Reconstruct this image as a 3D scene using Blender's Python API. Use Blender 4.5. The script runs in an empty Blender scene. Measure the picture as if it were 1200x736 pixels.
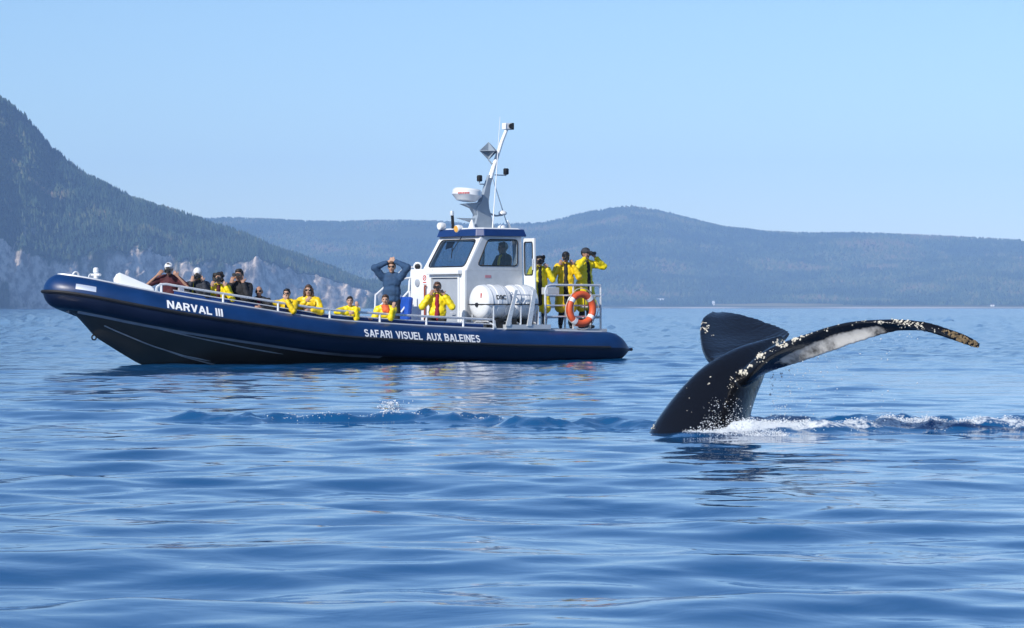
import bpy, bmesh, math, random
import numpy as np
from mathutils import Vector, Matrix, Euler, noise

# ------------------------------------------------------------------ camera, sky, sun, exposure
scene = bpy.context.scene
col = scene.collection
F = 3600.0          # focal length in photo pixels (photo is 1200 wide)
CAMH = 1.16         # eye height above the water, in the bow of another boat
HOR = 361.0         # pixel row of the water horizon
cam_d = bpy.data.cameras.new('camera')
cam = bpy.data.objects.new('camera', cam_d)
col.objects.link(cam)
cam.location = (0, 0, CAMH)
cam.rotation_euler = (math.radians(90) - math.atan((368 - HOR) / F), 0, 0)
cam_d.sensor_width = 36
cam_d.lens = 36 * F / 1200
cam_d.clip_start = 0.5
cam_d.clip_end = 60000
scene.camera = cam

SUN_EL = math.radians(33)
SUN_DIR = Vector((-0.58, -0.81, 0)).normalized() * math.cos(SUN_EL) + Vector((0, 0, math.sin(SUN_EL)))
world = bpy.data.worlds.new('World')
scene.world = world
world.use_nodes = True
wn = world.node_tree
sky = wn.nodes.new('ShaderNodeTexSky')
sky.sky_type = 'NISHITA'
sky.sun_disc = False
sky.sun_elevation = SUN_EL
sky.sun_rotation = math.atan2(SUN_DIR.x, SUN_DIR.y)
sky.altitude = 0
sky.air_density = 1.0
sky.dust_density = 0.14
sky.ozone_density = 6.0
bg = wn.nodes['Background']
bg.inputs['Strength'].default_value = 0.132
wn.links.new(sky.outputs[0], bg.inputs['Color'])

sun_d = bpy.data.lights.new('sun', 'SUN')
sun_d.energy = 4.9
sun_d.angle = math.radians(0.53)
sun_d.color = (1.0, 0.95, 0.87)
sun = bpy.data.objects.new('sun', sun_d)
col.objects.link(sun)
sun.rotation_euler = SUN_DIR.to_track_quat('Z', 'Y').to_euler()
sun.location = (-30, -30, 60)

scene.view_settings.view_transform = 'Standard'
scene.view_settings.look = 'None'
scene.view_settings.gamma = 1
scene.view_settings.use_curve_mapping = False
scene.view_settings.exposure = 0.0
try:
    scene.cycles.max_bounces = 8
    scene.cycles.volume_bounces = 2
except Exception:
    pass

rnd = random.Random(7)
rng = np.random.default_rng(7)


# ------------------------------------------------------------------ helpers
def ray_at(px, py, d):
    """point at depth d (metres along +Y) on the line through a photo pixel"""
    return Vector(((px - 600) / F * d, d, CAMH - (py - HOR) / F * d))


def tag(o, label=None, cat=None, group=None, kind=None):
    if label: o['label'] = label
    if cat: o['category'] = cat
    if group: o['group'] = group
    if kind: o['kind'] = kind
    return o


def mat(name, color, rough=0.5, metal=0.0, var=0.0, vscale=6.0, bump=0.0, bscale=40.0, coat=0.0, spec=0.5, ior=None, dark=None):
    m = bpy.data.materials.new(name)
    m.use_nodes = True
    nt = m.node_tree
    b = nt.nodes['Principled BSDF']
    b.inputs['Base Color'].default_value = (*color, 1)
    b.inputs['Roughness'].default_value = rough
    b.inputs['Metallic'].default_value = metal
    b.inputs['Specular IOR Level'].default_value = spec
    if coat:
        b.inputs['Coat Weight'].default_value = coat
        b.inputs['Coat Roughness'].default_value = 0.12
    if ior: b.inputs['IOR'].default_value = ior
    tc = nt.nodes.new('ShaderNodeTexCoord')
    if var > 0:
        n = nt.nodes.new('ShaderNodeTexNoise')
        n.inputs['Scale'].default_value = vscale
        n.inputs['Detail'].default_value = 6
        nt.links.new(tc.outputs['Object'], n.inputs['Vector'])
        r = nt.nodes.new('ShaderNodeValToRGB')
        r.color_ramp.elements[0].position = 0.3
        r.color_ramp.elements[1].position = 0.7
        c0 = dark if dark else tuple(c * (1 - var) for c in color)
        r.color_ramp.elements[0].color = (*c0, 1)
        r.color_ramp.elements[1].color = (*[min(1, c * (1 + var * 0.5)) for c in color], 1)
        nt.links.new(n.outputs['Fac'], r.inputs['Fac'])
        nt.links.new(r.outputs['Color'], b.inputs['Base Color'])
        rr = nt.nodes.new('ShaderNodeMapRange')
        rr.inputs['To Min'].default_value = max(0.02, rough - 0.12)
        rr.inputs['To Max'].default_value = min(1, rough + 0.12)
        nt.links.new(n.outputs['Fac'], rr.inputs['Value'])
        nt.links.new(rr.outputs['Result'], b.inputs['Roughness'])
    if bump > 0:
        n2 = nt.nodes.new('ShaderNodeTexNoise')
        n2.inputs['Scale'].default_value = bscale
        n2.inputs['Detail'].default_value = 4
        nt.links.new(tc.outputs['Object'], n2.inputs['Vector'])
        bp = nt.nodes.new('ShaderNodeBump')
        bp.inputs['Strength'].default_value = bump
        bp.inputs['Distance'].default_value = 0.02
        nt.links.new(n2.outputs['Fac'], bp.inputs['Height'])
        nt.links.new(bp.outputs['Normal'], b.inputs['Normal'])
    return m


M = {}
M['navy_shade'] = mat('navy_collar_shade', (0.004, 0.010, 0.034), 0.40, var=0.25, vscale=1.6, spec=0.35)  # self-shadow of the lower collar painted in as a darker navy
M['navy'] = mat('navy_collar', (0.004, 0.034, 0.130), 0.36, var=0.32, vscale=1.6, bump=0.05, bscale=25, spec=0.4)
M['navy_paint'] = mat('navy_paint', (0.007, 0.034, 0.145), 0.35, var=0.15, vscale=3)
M['black_rubber'] = mat('black_rubber', (0.012, 0.012, 0.014), 0.55, var=0.3)
M['hull'] = mat('hull_grey', (0.035, 0.034, 0.030), 0.5, var=0.35, vscale=1.2, bump=0.08, bscale=12)
M['chine'] = mat('chine_grey', (0.30, 0.34, 0.40), 0.45, var=0.25, vscale=4)
M['white'] = mat('white_gelcoat', (0.78, 0.80, 0.82), 0.32, var=0.06, vscale=2.0, coat=0.2)
M['alu'] = mat('painted_aluminium', (0.55, 0.58, 0.62), 0.4, metal=0.25, var=0.1)
M['steel'] = mat('steel_tube', (0.72, 0.74, 0.77), 0.28, metal=0.35, var=0.08, vscale=10)
M['mast'] = mat('mast_grey', (0.30, 0.36, 0.43), 0.45, var=0.15, vscale=3)
M['deck'] = mat('deck_grey', (0.42, 0.45, 0.50), 0.7, var=0.2, vscale=8, bump=0.1, bscale=80)
M['door'] = mat('door_grey', (0.36, 0.40, 0.46), 0.45, var=0.08)
M['black'] = mat('black_plastic', (0.014, 0.014, 0.016), 0.4, var=0.3)
M['silver'] = mat('reflective_tape', (0.75, 0.80, 0.88), 0.3, metal=0.6)
M['letter'] = mat('white_letter', (0.82, 0.83, 0.85), 0.5)
M['red'] = mat('red_print', (0.55, 0.04, 0.03), 0.5)
M['orange'] = mat('buoy_orange', (0.72, 0.11, 0.035), 0.5, var=0.2, vscale=9)
M['rope'] = mat('rope', (0.55, 0.52, 0.45), 0.9)
M['amber'] = mat('amber_lens', (0.8, 0.42, 0.08), 0.25)
M['seat'] = mat('blue_vinyl', (0.012, 0.075, 0.42), 0.4, var=0.2, vscale=5)
M['canvas'] = mat('blue_canvas', (0.010, 0.055, 0.24), 0.5, var=0.2, vscale=5)
M['redpole'] = mat('red_brown_pole', (0.30, 0.07, 0.04), 0.5)


def glass_mat():
    m = bpy.data.materials.new('window_glass')
    m.use_nodes = True
    nt = m.node_tree
    nt.nodes.clear()
    out = nt.nodes.new('ShaderNodeOutputMaterial')
    t = nt.nodes.new('ShaderNodeBsdfTransparent')
    t.inputs['Color'].default_value = (0.80, 0.86, 0.90, 1)
    g = nt.nodes.new('ShaderNodeBsdfGlossy')
    g.inputs['Roughness'].default_value = 0.02
    lw = nt.nodes.new('ShaderNodeLayerWeight')
    lw.inputs['Blend'].default_value = 0.5
    pw = nt.nodes.new('ShaderNodeMath')
    pw.operation = 'POWER'
    pw.inputs[1].default_value = 4.0
    nt.links.new(lw.outputs['Facing'], pw.inputs[0])
    f = nt.nodes.new('ShaderNodeMath')
    f.operation = 'MULTIPLY_ADD'
    f.inputs[1].default_value = 0.7
    f.inputs[2].default_value = 0.05
    nt.links.new(pw.outputs[0], f.inputs[0])
    mx = nt.nodes.new('ShaderNodeMixShader')
    nt.links.new(f.outputs[0], mx.inputs[0])
    nt.links.new(t.outputs[0], mx.inputs[1])
    nt.links.new(g.outputs[0], mx.inputs[2])
    nt.links.new(mx.outputs[0], out.inputs['Surface'])
    return m


M['glass'] = glass_mat()


class MB:
    """collects shapes, links them as one mesh object"""
    def __init__(self):
        self.v = []
        self.f = []

    def add(self, vs, fs):
        o = len(self.v)
        self.v += [tuple(p) for p in vs]
        self.f += [tuple(i + o for i in q) for q in fs]
        return self

    def box(self, c, s, rot=None):
        c = Vector(c)
        vs = []
        for sx in (-.5, .5):
            for sy in (-.5, .5):
                for sz in (-.5, .5):
                    p = Vector((sx * s[0], sy * s[1], sz * s[2]))
                    if rot is not None: p = rot @ p
                    vs.append(c + p)
        return self.add(vs, [(0, 1, 3, 2), (4, 6, 7, 5), (0, 4, 5, 1), (2, 3, 7, 6), (0, 2, 6, 4), (1, 5, 7, 3)])

    def tube(self, pts, r, n=8, closed=False, caps=True):
        pts = [Vector(p) for p in pts]
        if not isinstance(r, (list, tuple)): r = [r] * len(pts)
        rings = []
        up = None
        N = len(pts)
        for i in range(N):
            if closed:
                t = pts[(i + 1) % N] - pts[i - 1]
            else:
                t = pts[min(i + 1, N - 1)] - pts[max(i - 1, 0)]
            t.normalize()
            if up is None:
                up = Vector((0, 0, 1)) if abs(t.z) < 0.9 else Vector((1, 0, 0))
            a = t.cross(up).normalized()
            b = a.cross(t).normalized()
            up = b
            rings.append([pts[i] + (a * math.cos(2 * math.pi * k / n) + b * math.sin(2 * math.pi * k / n)) * r[i] for k in range(n)])
        vs = [p for g in rings for p in g]
        fs = []
        for i in range(N if closed else N - 1):
            j = (i + 1) % N
            for k in range(n):
                fs.append((i * n + k, i * n + (k + 1) % n, j * n + (k + 1) % n, j * n + k))
        if caps and not closed:
            fs.append(tuple(reversed(range(n))))
            fs.append(tuple((N - 1) * n + k for k in range(n)))
        return self.add(vs, fs)

    def lathe(self, prof, c, axis=(0, 0, 1), n=24):
        """prof: list of (distance along the axis, radius)"""
        ax = Vector(axis).normalized()
        u = ax.orthogonal().normalized()
        w = ax.cross(u)
        c = Vector(c)
        vs = []
        for (h, r) in prof:
            for k in range(n):
                a = 2 * math.pi * k / n
                vs.append(c + ax * h + (u * math.cos(a) + w * math.sin(a)) * r)
        fs = []
        for i in range(len(prof) - 1):
            for k in range(n):
                fs.append((i * n + k, i * n + (k + 1) % n, (i + 1) * n + (k + 1) % n, (i + 1) * n + k))
        fs.append(tuple(reversed(range(n))))
        fs.append(tuple((len(prof) - 1) * n + k for k in range(n)))
        return self.add(vs, fs)

    def prism(self, poly, d):
        """closed polygon (3D, planar) pushed along vector d"""
        d = Vector(d)
        n = len(poly)
        a = [Vector(p) for p in poly]
        vs = a + [p + d for p in a]
        fs = [tuple(reversed(range(n))), tuple(range(n, 2 * n))]
        for i in range(n):
            j = (i + 1) % n
            fs.append((i, j, n + j, n + i))
        return self.add(vs, fs)

    def frame(self, outer, inner, d):
        """quad ring: four outer and four inner corners, pushed along d"""
        d = Vector(d)
        o = [Vector(p) for p in outer]
        q = [Vector(p) for p in inner]
        k = len(o)
        vs = o + q + [p + d for p in o] + [p + d for p in q]
        fs = []
        for i in range(k):
            j = (i + 1) % k
            fs += [(i, j, k + j, k + i), (2 * k + i, 3 * k + i, 3 * k + j, 2 * k + j), (i, 2 * k + i, 2 * k + j, j), (k + i, k + j, 3 * k + j, 3 * k + i)]
        return self.add(vs, fs)

    def build(self, name, m, parent=None, smooth=False, bevel=0.0, angle=35):
        me = bpy.data.meshes.new(name)
        me.from_pydata(self.v, [], self.f)
        bm = bmesh.new()
        bm.from_mesh(me)
        bmesh.ops.recalc_face_normals(bm, faces=bm.faces)
        if bevel > 0:
            es = [e for e in bm.edges if len(e.link_faces) == 2 and e.calc_face_angle(0) > math.radians(40)]
            bmesh.ops.bevel(bm, geom=es, offset=bevel, segments=2, profile=0.6, affect='EDGES', clamp_overlap=True)
        if smooth:
            for f in bm.faces: f.smooth = True
            for e in bm.edges:
                if len(e.link_faces) == 2 and e.calc_face_angle(0) > math.radians(angle): e.smooth = False
        bm.to_mesh(me)
        bm.free()
        o = bpy.data.objects.new(name, me)
        me.materials.append(M[m] if isinstance(m, str) else m)
        col.objects.link(o)
        if parent: o.parent = parent
        return o


def catmull(pts, n):
    pts = [Vector(p) for p in pts]
    out = []
    N = len(pts)
    for i in range(N - 1):
        p0, p1, p2, p3 = pts[max(i - 1, 0)], pts[i], pts[i + 1], pts[min(i + 2, N - 1)]
        for k in range(n):
            t = k / n
            out.append(0.5 * ((2 * p1) + (p2 - p0) * t + (2 * p0 - 5 * p1 + 4 * p2 - p3) * t * t + (3 * p1 - p0 - 3 * p2 + p3) * t ** 3))
    out.append(pts[-1])
    return out


def mesh_np(name, V, Fq, m, parent=None, smooth=True):
    """V (n,3) float, Fq (k,4) or (k,3) int"""
    me = bpy.data.meshes.new(name)
    V = np.asarray(V, dtype=np.float32)
    Fq = np.asarray(Fq, dtype=np.int32)
    k = Fq.shape[1]
    me.vertices.add(len(V))
    me.vertices.foreach_set('co', V.ravel())
    me.loops.add(Fq.size)
    me.loops.foreach_set('vertex_index', Fq.ravel())
    me.polygons.add(len(Fq))
    me.polygons.foreach_set('loop_start', np.arange(0, Fq.size, k, dtype=np.int32))
    me.polygons.foreach_set('loop_total', np.full(len(Fq), k, dtype=np.int32))
    me.polygons.foreach_set('use_smooth', np.full(len(Fq), smooth, dtype=bool))
    me.update(calc_edges=True)
    me.materials.append(m)
    o = bpy.data.objects.new(name, me)
    col.objects.link(o)
    if parent: o.parent = parent
    return o


def fattr(o, name, vals):
    a = o.data.attributes.new(name, 'FLOAT', 'POINT')
    a.data.foreach_set('value', np.asarray(vals, dtype=np.float32))


# cheap vectorised value noise (numpy), several octaves
_perm = rng.random((256, 256)).astype(np.float64)


def vnoise(x, y):
    xi = np.floor(x).astype(int)
    yi = np.floor(y).astype(int)
    fx = x - xi
    fy = y - yi
    fx = fx * fx * (3 - 2 * fx)
    fy = fy * fy * (3 - 2 * fy)
    g = lambda a, b: _perm[a & 255, b & 255]
    return (g(xi, yi) * (1 - fx) + g(xi + 1, yi) * fx) * (1 - fy) + (g(xi, yi + 1) * (1 - fx) + g(xi + 1, yi + 1) * fx) * fy


def fbm(x, y, o=4, gain=0.5):
    s = 0
    a = 1
    t = 0
    for i in range(o):
        s = s + a * (vnoise(x * 2 ** i + 17.3 * i, y * 2 ** i + 9.1 * i) - 0.5)
        t += a
        a *= gain
    return s / t * 2


# ------------------------------------------------------------------ the sea
def sea_material():
    m = bpy.data.materials.new('sea_water')
    m.use_nodes = True
    nt = m.node_tree
    b = nt.nodes['Principled BSDF']
    b.inputs['Base Color'].default_value = (0.003, 0.080, 0.225, 1)
    b.inputs['Roughness'].default_value = 0.06
    b.inputs['IOR'].default_value = 1.6
    geo = nt.nodes.new('ShaderNodeNewGeometry')
    mp = nt.nodes.new('ShaderNodeMapping')
    mp.inputs['Scale'].default_value = (1.0, 1.0, 1.0)
    nt.links.new(geo.outputs['Position'], mp.inputs['Vector'])
    n1 = nt.nodes.new('ShaderNodeTexNoise')
    n1.inputs['Scale'].default_value = 2.2
    n1.inputs['Detail'].default_value = 3
    n1.inputs['Roughness'].default_value = 0.5
    n1.inputs['Distortion'].default_value = 0.4
    nt.links.new(mp.outputs['Vector'], n1.inputs['Vector'])
    bp = nt.nodes.new('ShaderNodeBump')
    bp.inputs['Strength'].default_value = 0.16
    bp.inputs['Distance'].default_value = 0.05
    nt.links.new(n1.outputs['Fac'], bp.inputs['Height'])
    nt.links.new(bp.outputs['Normal'], b.inputs['Normal'])
    # foam where the whale has churned the water
    at = nt.nodes.new('ShaderNodeAttribute')
    at.attribute_name = 'foam'
    n2 = nt.nodes.new('ShaderNodeTexNoise')
    n2.inputs['Scale'].default_value = 16
    n2.inputs['Detail'].default_value = 6
    n2.inputs['Roughness'].default_value = 0.65
    nt.links.new(geo.outputs['Position'], n2.inputs['Vector'])
    ad = nt.nodes.new('ShaderNodeMath')
    ad.operation = 'ADD'
    nt.links.new(at.outputs['Fac'], ad.inputs[0])
    nt.links.new(n2.outputs['Fac'], ad.inputs[1])
    mr = nt.nodes.new('ShaderNodeMapRange')
    mr.inputs['From Min'].default_value = 0.94
    mr.inputs['From Max'].default_value = 1.14
    nt.links.new(ad.outputs[0], mr.inputs['Value'])
    mx = nt.nodes.new('ShaderNodeMix')
    mx.data_type = 'RGBA'
    mx.inputs['A'].default_value = (0.003, 0.080, 0.225, 1)
    mx.inputs['B'].default_value = (0.75, 0.80, 0.84, 1)
    nt.links.new(mr.outputs['Result'], mx.inputs['Factor'])
    nt.links.new(mx.outputs['Result'], b.inputs['Base Color'])
    mr2 = nt.nodes.new('ShaderNodeMapRange')
    atr = nt.nodes.new('ShaderNodeAttribute')            # ripples finer than the mesh show as roughness
    atr.attribute_name = 'ripple'
    nt.links.new(atr.outputs['Fac'], mr2.inputs['To Min'])
    mr2.inputs['To Max'].default_value = 0.7
    nt.links.new(mr.outputs['Result'], mr2.inputs['Value'])
    nt.links.new(mr2.outputs['Result'], b.inputs['Roughness'])
    return m


WAVES = []
for i in range(90):
    lam = 0.42 * (6.5 / 0.42) ** (i / 89.0)
    ang = math.radians(-82 + rnd.gauss(0, 34))           # crests lie mostly across the view
    slope = 0.0110 * (0.55 + 0.9 * rnd.random()) * (1.0 if lam < 2.2 else 0.5)
    if lam < 0.8: slope *= 0.80
    if 1.0 < lam < 2.6: slope *= 1.2
    WAVES.append((lam, ang, slope * lam / (2 * math.pi), rnd.random() * 6.283))


def sea_waves(X, Y, dy):
    Z = np.zeros_like(X)
    lost = np.zeros_like(X)
    # slow patches of calmer and livelier water
    pat = 1.0 + 1.0 * fbm(X * 0.12 + 3, Y * 0.05 + 7, 3)
    for lam, ang, amp, ph in WAVES:
        att = np.clip((lam / np.maximum(dy, 1e-3) - 1.5) / 2.2, 0, 1)
        kx, ky = math.cos(ang) * 2 * math.pi / lam, math.sin(ang) * 2 * math.pi / lam
        s = np.sin(kx * X + ky * Y + ph)
        lost += (1 - att ** 2) * (amp * 2 * math.pi / lam) ** 2 / 2
        Z += att * amp * (s - 0.30 * np.cos(2 * (kx * X + ky * Y + ph)))
    return Z * pat, np.sqrt(lost)


# churned streaks: list of (points (x, y, half width, height, foam)), straight segments
def seg(px, py, hw, hgt, foam):
    d = CAMH * F / (py - HOR)
    return ((px - 600) / F * d, d, hw, hgt, foam)


RIDGES = [
    [seg(815, 511, .20, 0.036, .6), seg(850, 509, .30, 0.058, .85), seg(900, 507, .30, 0.072, .8), seg(960, 507, .26, 0.058, .6), seg(1010, 505, .28, 0.072, .6),
     seg(1060, 503, .30, 0.086, .60), seg(1110, 505, .26, 0.058, .5), seg(1160, 504, .28, 0.079, .58), seg(1215, 506, .28, 0.072, .55), seg(1290, 505, .26, 0.043, .35)],
    [seg(880, 499, .35, 0.079, .0), seg(950, 499, .45, 0.072, .05), seg(1050, 500, .4, 0.072, .0), seg(1150, 500, .4, 0.079, .0), seg(1260, 501, .4, 0.036, .0)],
    [seg(228, 492, 0.20, 0.072, 0), seg(255, 492, 0.22, 0.115, 0), seg(300, 494, 0.20, 0.072, 0), seg(325, 493, 0.15, 0.090, .12), seg(370, 494, 0.18, 0.074, .28),
     seg(405, 494, 0.18, 0.081, .25), seg(440, 493, 0.20, 0.081, .15), seg(465, 493, 0.18, 0.099, .40), seg(495, 493, 0.22, 0.125, .05), seg(535, 494, 0.20, 0.090, .05), seg(572, 494, 0.18, 0.090, .25), seg(610, 496, 0.15, 0.072, 0)],
    [seg(600, 500, 0.20, 0.072, 0), seg(630, 501, 0.26, 0.107, 0), seg(670, 502, 0.22, 0.072, 0), seg(700, 500, 0.20, 0.074, .08), seg(750, 502, 0.20, 0.072, .12), seg(790, 506, 0.15, 0.072, .2)],
]


def ridge_fields(X, Y):
    Z = np.zeros_like(X)
    Fm = np.zeros_like(X)
    for R in RIDGES:
        best = np.zeros_like(X)
        bf = np.zeros_like(X)
        for a, b in zip(R[:-1], R[1:]):
            ax, ay, bx, by = a[0], a[1], b[0], b[1]
            L2 = (bx - ax) ** 2 + (by - ay) ** 2
            t = np.clip(((X - ax) * (bx - ax) + (Y - ay) * (by - ay)) / L2, 0, 1)
            dx = X - (ax + t * (bx - ax))
            dy = Y - (ay + t * (by - ay))
            wob = 0.18 * fbm(X * 2.1 + 5, Y * 0.8, 2)
            d = np.sqrt(dx * dx + (dy + wob) ** 2)
            hw = a[2] + t * (b[2] - a[2])
            h = a[3] + t * (b[3] - a[3])
            fo = a[4] + t * (b[4] - a[4])
            g = np.exp(-(d / hw) ** 2)
            best = np.maximum(best, h * g)
            bf = np.maximum(bf, fo * np.exp(-(d / (hw * 0.8)) ** 4))
        Z += best
        Fm = np.maximum(Fm, bf)
    rough = np.clip(Z / 0.08, 0, 1)
    Z = Z * (1 + 0.55 * fbm(X * 2.0, Y * 2.2, 3)) + rough * 0.085 * fbm(X * 4.5 + 3, Y * 4.5, 3)
    return Z, Fm


def make_sea():
    inv = np.linspace(1 / 8.5, 1 / 420.0, 1560)
    rows = np.concatenate([[-400, -60, -10, 2, 6], 1 / inv, np.geomspace(440, 13500, 60)])
    s = np.linspace(-1, 1, 310)
    outer = np.array([1.12, 1.4, 2.2, 5, 16])
    cols = np.concatenate([-outer[::-1], s, outer])
    hw = np.where(rows > 3, 0.235 * np.maximum(rows, 3) + 1.5, 2.2)
    X = cols[None, :] * hw[:, None]
    # the outermost columns run far out to either side on every row
    X[:, 0] = -9000
    X[:, -1] = 9000
    Y = np.repeat(rows[:, None], X.shape[1], 1)
    dy = np.gradient(rows)[:, None] * np.ones_like(X)
    dx = np.gradient(X, axis=1)
    sp = np.maximum(np.abs(dy), np.abs(dx) * 0.8)
    Z, lost = sea_waves(X, Y, sp)
    rz, fo = ridge_fields(X, Y)
    Z = Z + rz
    # far off only whole trains of waves show: a chop as long as the mesh can carry
    ri = np.arange(len(rows))[:, None] * np.ones_like(X)
    u_ = X / np.maximum(Y, 5)
    chop = fbm(u_ * 190 + 3, ri / 2.6, 2) + .8 * fbm(u_ * 520 + 9, ri / 1.7 + 40, 2)
    Z = Z + np.clip((Y - 38) / 45, 0, 1) * np.minimum(np.abs(dy), 6) * 0.085 * chop * (Y < 6000)
    # swell over the near rows only; far away it falls below a pixel
    nr, nc = X.shape
    V = np.stack([X, Y, Z], -1).reshape(-1, 3)
    i = np.arange(nr - 1)[:, None] * nc + np.arange(nc - 1)[None, :]
    Q = np.stack([i, i + 1, i + 1 + nc, i + nc], -1).reshape(-1, 4)
    o = mesh_np('sea', V, Q, sea_material())
    fattr(o, 'foam', fo.ravel())
    fattr(o, 'ripple', np.sqrt(0.0025 + lost * 0.36).ravel())
    tag(o, kind='structure')
    return o


sea = make_sea()


# ------------------------------------------------------------------ hills across the bay
def hill_material(name, rock, forest):
    m = bpy.data.materials.new(name)
    m.use_nodes = True
    nt = m.node_tree
    b = nt.nodes['Principled BSDF']
    b.inputs['Roughness'].default_value = 0.95
    b.inputs['Specular IOR Level'].default_value = 0.1
    geo = nt.nodes.new('ShaderNodeNewGeometry')
    n = nt.nodes.new('ShaderNodeTexNoise')
    n.inputs['Scale'].default_value = 0.05
    n.inputs['Detail'].default_value = 8
    n.inputs['Roughness'].default_value = 0.65
    mp = nt.nodes.new('ShaderNodeMapping')
    mp.inputs['Scale'].default_value = (1.2, 1.0, 1.1)
    nt.links.new(geo.outputs['Position'], mp.inputs['Vector'])
    nt.links.new(mp.outputs['Vector'], n.inputs['Vector'])
    r1 = nt.nodes.new('ShaderNodeValToRGB')
    r1.color_ramp.elements[0].position = 0.40
    r1.color_ramp.elements[0].color = (*[c * 0.33 for c in rock], 1)
    r1.color_ramp.elements[1].position = 0.58
    r1.color_ramp.elements[1].color = (*rock, 1)
    nt.links.new(n.outputs['Fac'], r1.inputs['Fac'])
    r2 = nt.nodes.new('ShaderNodeValToRGB')
    r2.color_ramp.elements[0].position = 0.35
    r2.color_ramp.elements[0].color = (*[c * 0.6 for c in forest], 1)
    r2.color_ramp.elements[1].position = 0.7
    r2.color_ramp.elements[1].color = (*[c * 1.3 for c in forest], 1)
    nt.links.new(n.outputs['Fac'], r2.inputs['Fac'])
    at = nt.nodes.new('ShaderNodeAttribute')
    at.attribute_name = 'rock'
    mx = nt.nodes.new('ShaderNodeMix')
    mx.data_type = 'RGBA'
    nt.links.new(at.outputs['Fac'], mx.inputs['Factor'])
    nt.links.new(r2.outputs['Color'], mx.inputs['A'])
    nt.links.new(r1.outputs['Color'], mx.inputs['B'])
    at2 = nt.nodes.new('ShaderNodeAttribute')
    at2.attribute_name = 'meadow'
    mx2 = nt.nodes.new('ShaderNodeMix')
    mx2.data_type = 'RGBA'
    mx2.inputs['B'].default_value = (0.23, 0.20, 0.10, 1)
    nt.links.new(at2.outputs['Fac'], mx2.inputs['Factor'])
    nt.links.new(mx.outputs['Result'], mx2.inputs['A'])
    at3 = nt.nodes.new('ShaderNodeAttribute')
    at3.attribute_name = 'sand'
    mx3 = nt.nodes.new('ShaderNodeMix')
    mx3.data_type = 'RGBA'
    mx3.inputs['B'].default_value = (0.46, 0.43, 0.38, 1)
    nt.links.new(at3.outputs['Fac'], mx3.inputs['Factor'])
    nt.links.new(mx2.outputs['Result'], mx3.inputs['A'])
    nt.links.new(mx3.outputs['Result'], b.inputs['Base Color'])
    return m


def tree_material():
    m = bpy.data.materials.new('conifer_foliage')
    m.use_nodes = True
    nt = m.node_tree
    b = nt.nodes['Principled BSDF']
    b.inputs['Roughness'].default_value = 0.9
    b.inputs['Specular IOR Level'].default_value = 0.1
    at = nt.nodes.new('ShaderNodeAttribute')
    at.attribute_name = 'tone'
    r = nt.nodes.new('ShaderNodeValToRGB')
    e = r.color_ramp.elements
    e[0].position = 0.0
    e[0].color = (0.022, 0.048, 0.036, 1)
    e[1].position = 1.0
    e[1].color = (0.14, 0.11, 0.07, 1)
    k = e.new(0.45)
    k.color = (0.046, 0.078, 0.046, 1)
    k = e.new(0.75)
    k.color = (0.095, 0.115, 0.055, 1)
    nt.links.new(at.outputs['Fac'], r.inputs['Fac'])
    nt.links.new(r.outputs['Color'], b.inputs['Base Color'])
    return m


M['tree'] = tree_material()


def scatter_trees(name, P, H, R, tone, label, n=5):
    """one mesh of thousands of small tapered crowns: spire-topped, with a ragged skirt"""
    k = len(P)
    a = np.linspace(0, 2 * np.pi, n, endpoint=False)
    a = a[None, :] + rng.random((k, 1)) * 6.28
    jr = 0.75 + 0.5 * rng.random((k, n))
    base = np.stack([P[:, None, 0] + np.cos(a) * R[:, None] * jr, P[:, None, 1] + np.sin(a) * R[:, None] * jr,
                     P[:, None, 2] + H[:, None] * (0.08 + 0.14 * rng.random((k, n)))], -1)
    top = P + np.stack([(rng.random(k) - .5) * R * .3, (rng.random(k) - .5) * R * .3, H], -1)
    bot = P - np.stack([0 * H, 0 * H, 0.12 * H], -1)
    V = np.concatenate([base, top[:, None, :], bot[:, None, :]], 1).reshape(-1, 3)
    o0 = np.arange(k)[:, None] * (n + 2)
    i = np.arange(n)[None, :]
    T1 = np.stack([o0 + i, o0 + (i + 1) % n, o0 + n + 0 * i], -1).reshape(-1, 3)
    o = mesh_np(name, V, T1, M['tree'], smooth=False)
    fattr(o, 'tone', np.repeat(tone, n + 2))
    return tag(o, label=label, cat='forest', kind='stuff')


def interp(pts, x):
    a = np.array(pts, float)
    return np.interp(x, a[:, 0], a[:, 1])


# --- the near cape on the left: cliffs, then a wooded slope up to the skyline
SKY_L = [(-260, -20), (-120, 48), (-60, 84), (0, 118), (30, 141), (60, 176), (100, 208), (150, 235), (200, 250), (260, 270), (300, 284), (350, 302), (400, 321), (430, 332), (480, 343), (540, 353), (600, 359)]
CLIFF_L = [(-260, 285), (0, 287), (35, 300), (60, 306), (90, 300), (130, 298), (165, 290), (200, 302), (240, 304), (270, 308), (300, 306), (340, 318), (380, 330), (420, 336), (460, 344), (520, 354), (600, 360.2)]


def coast_l(px):
    return 4300 + (px + 260) * 1.9


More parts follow.
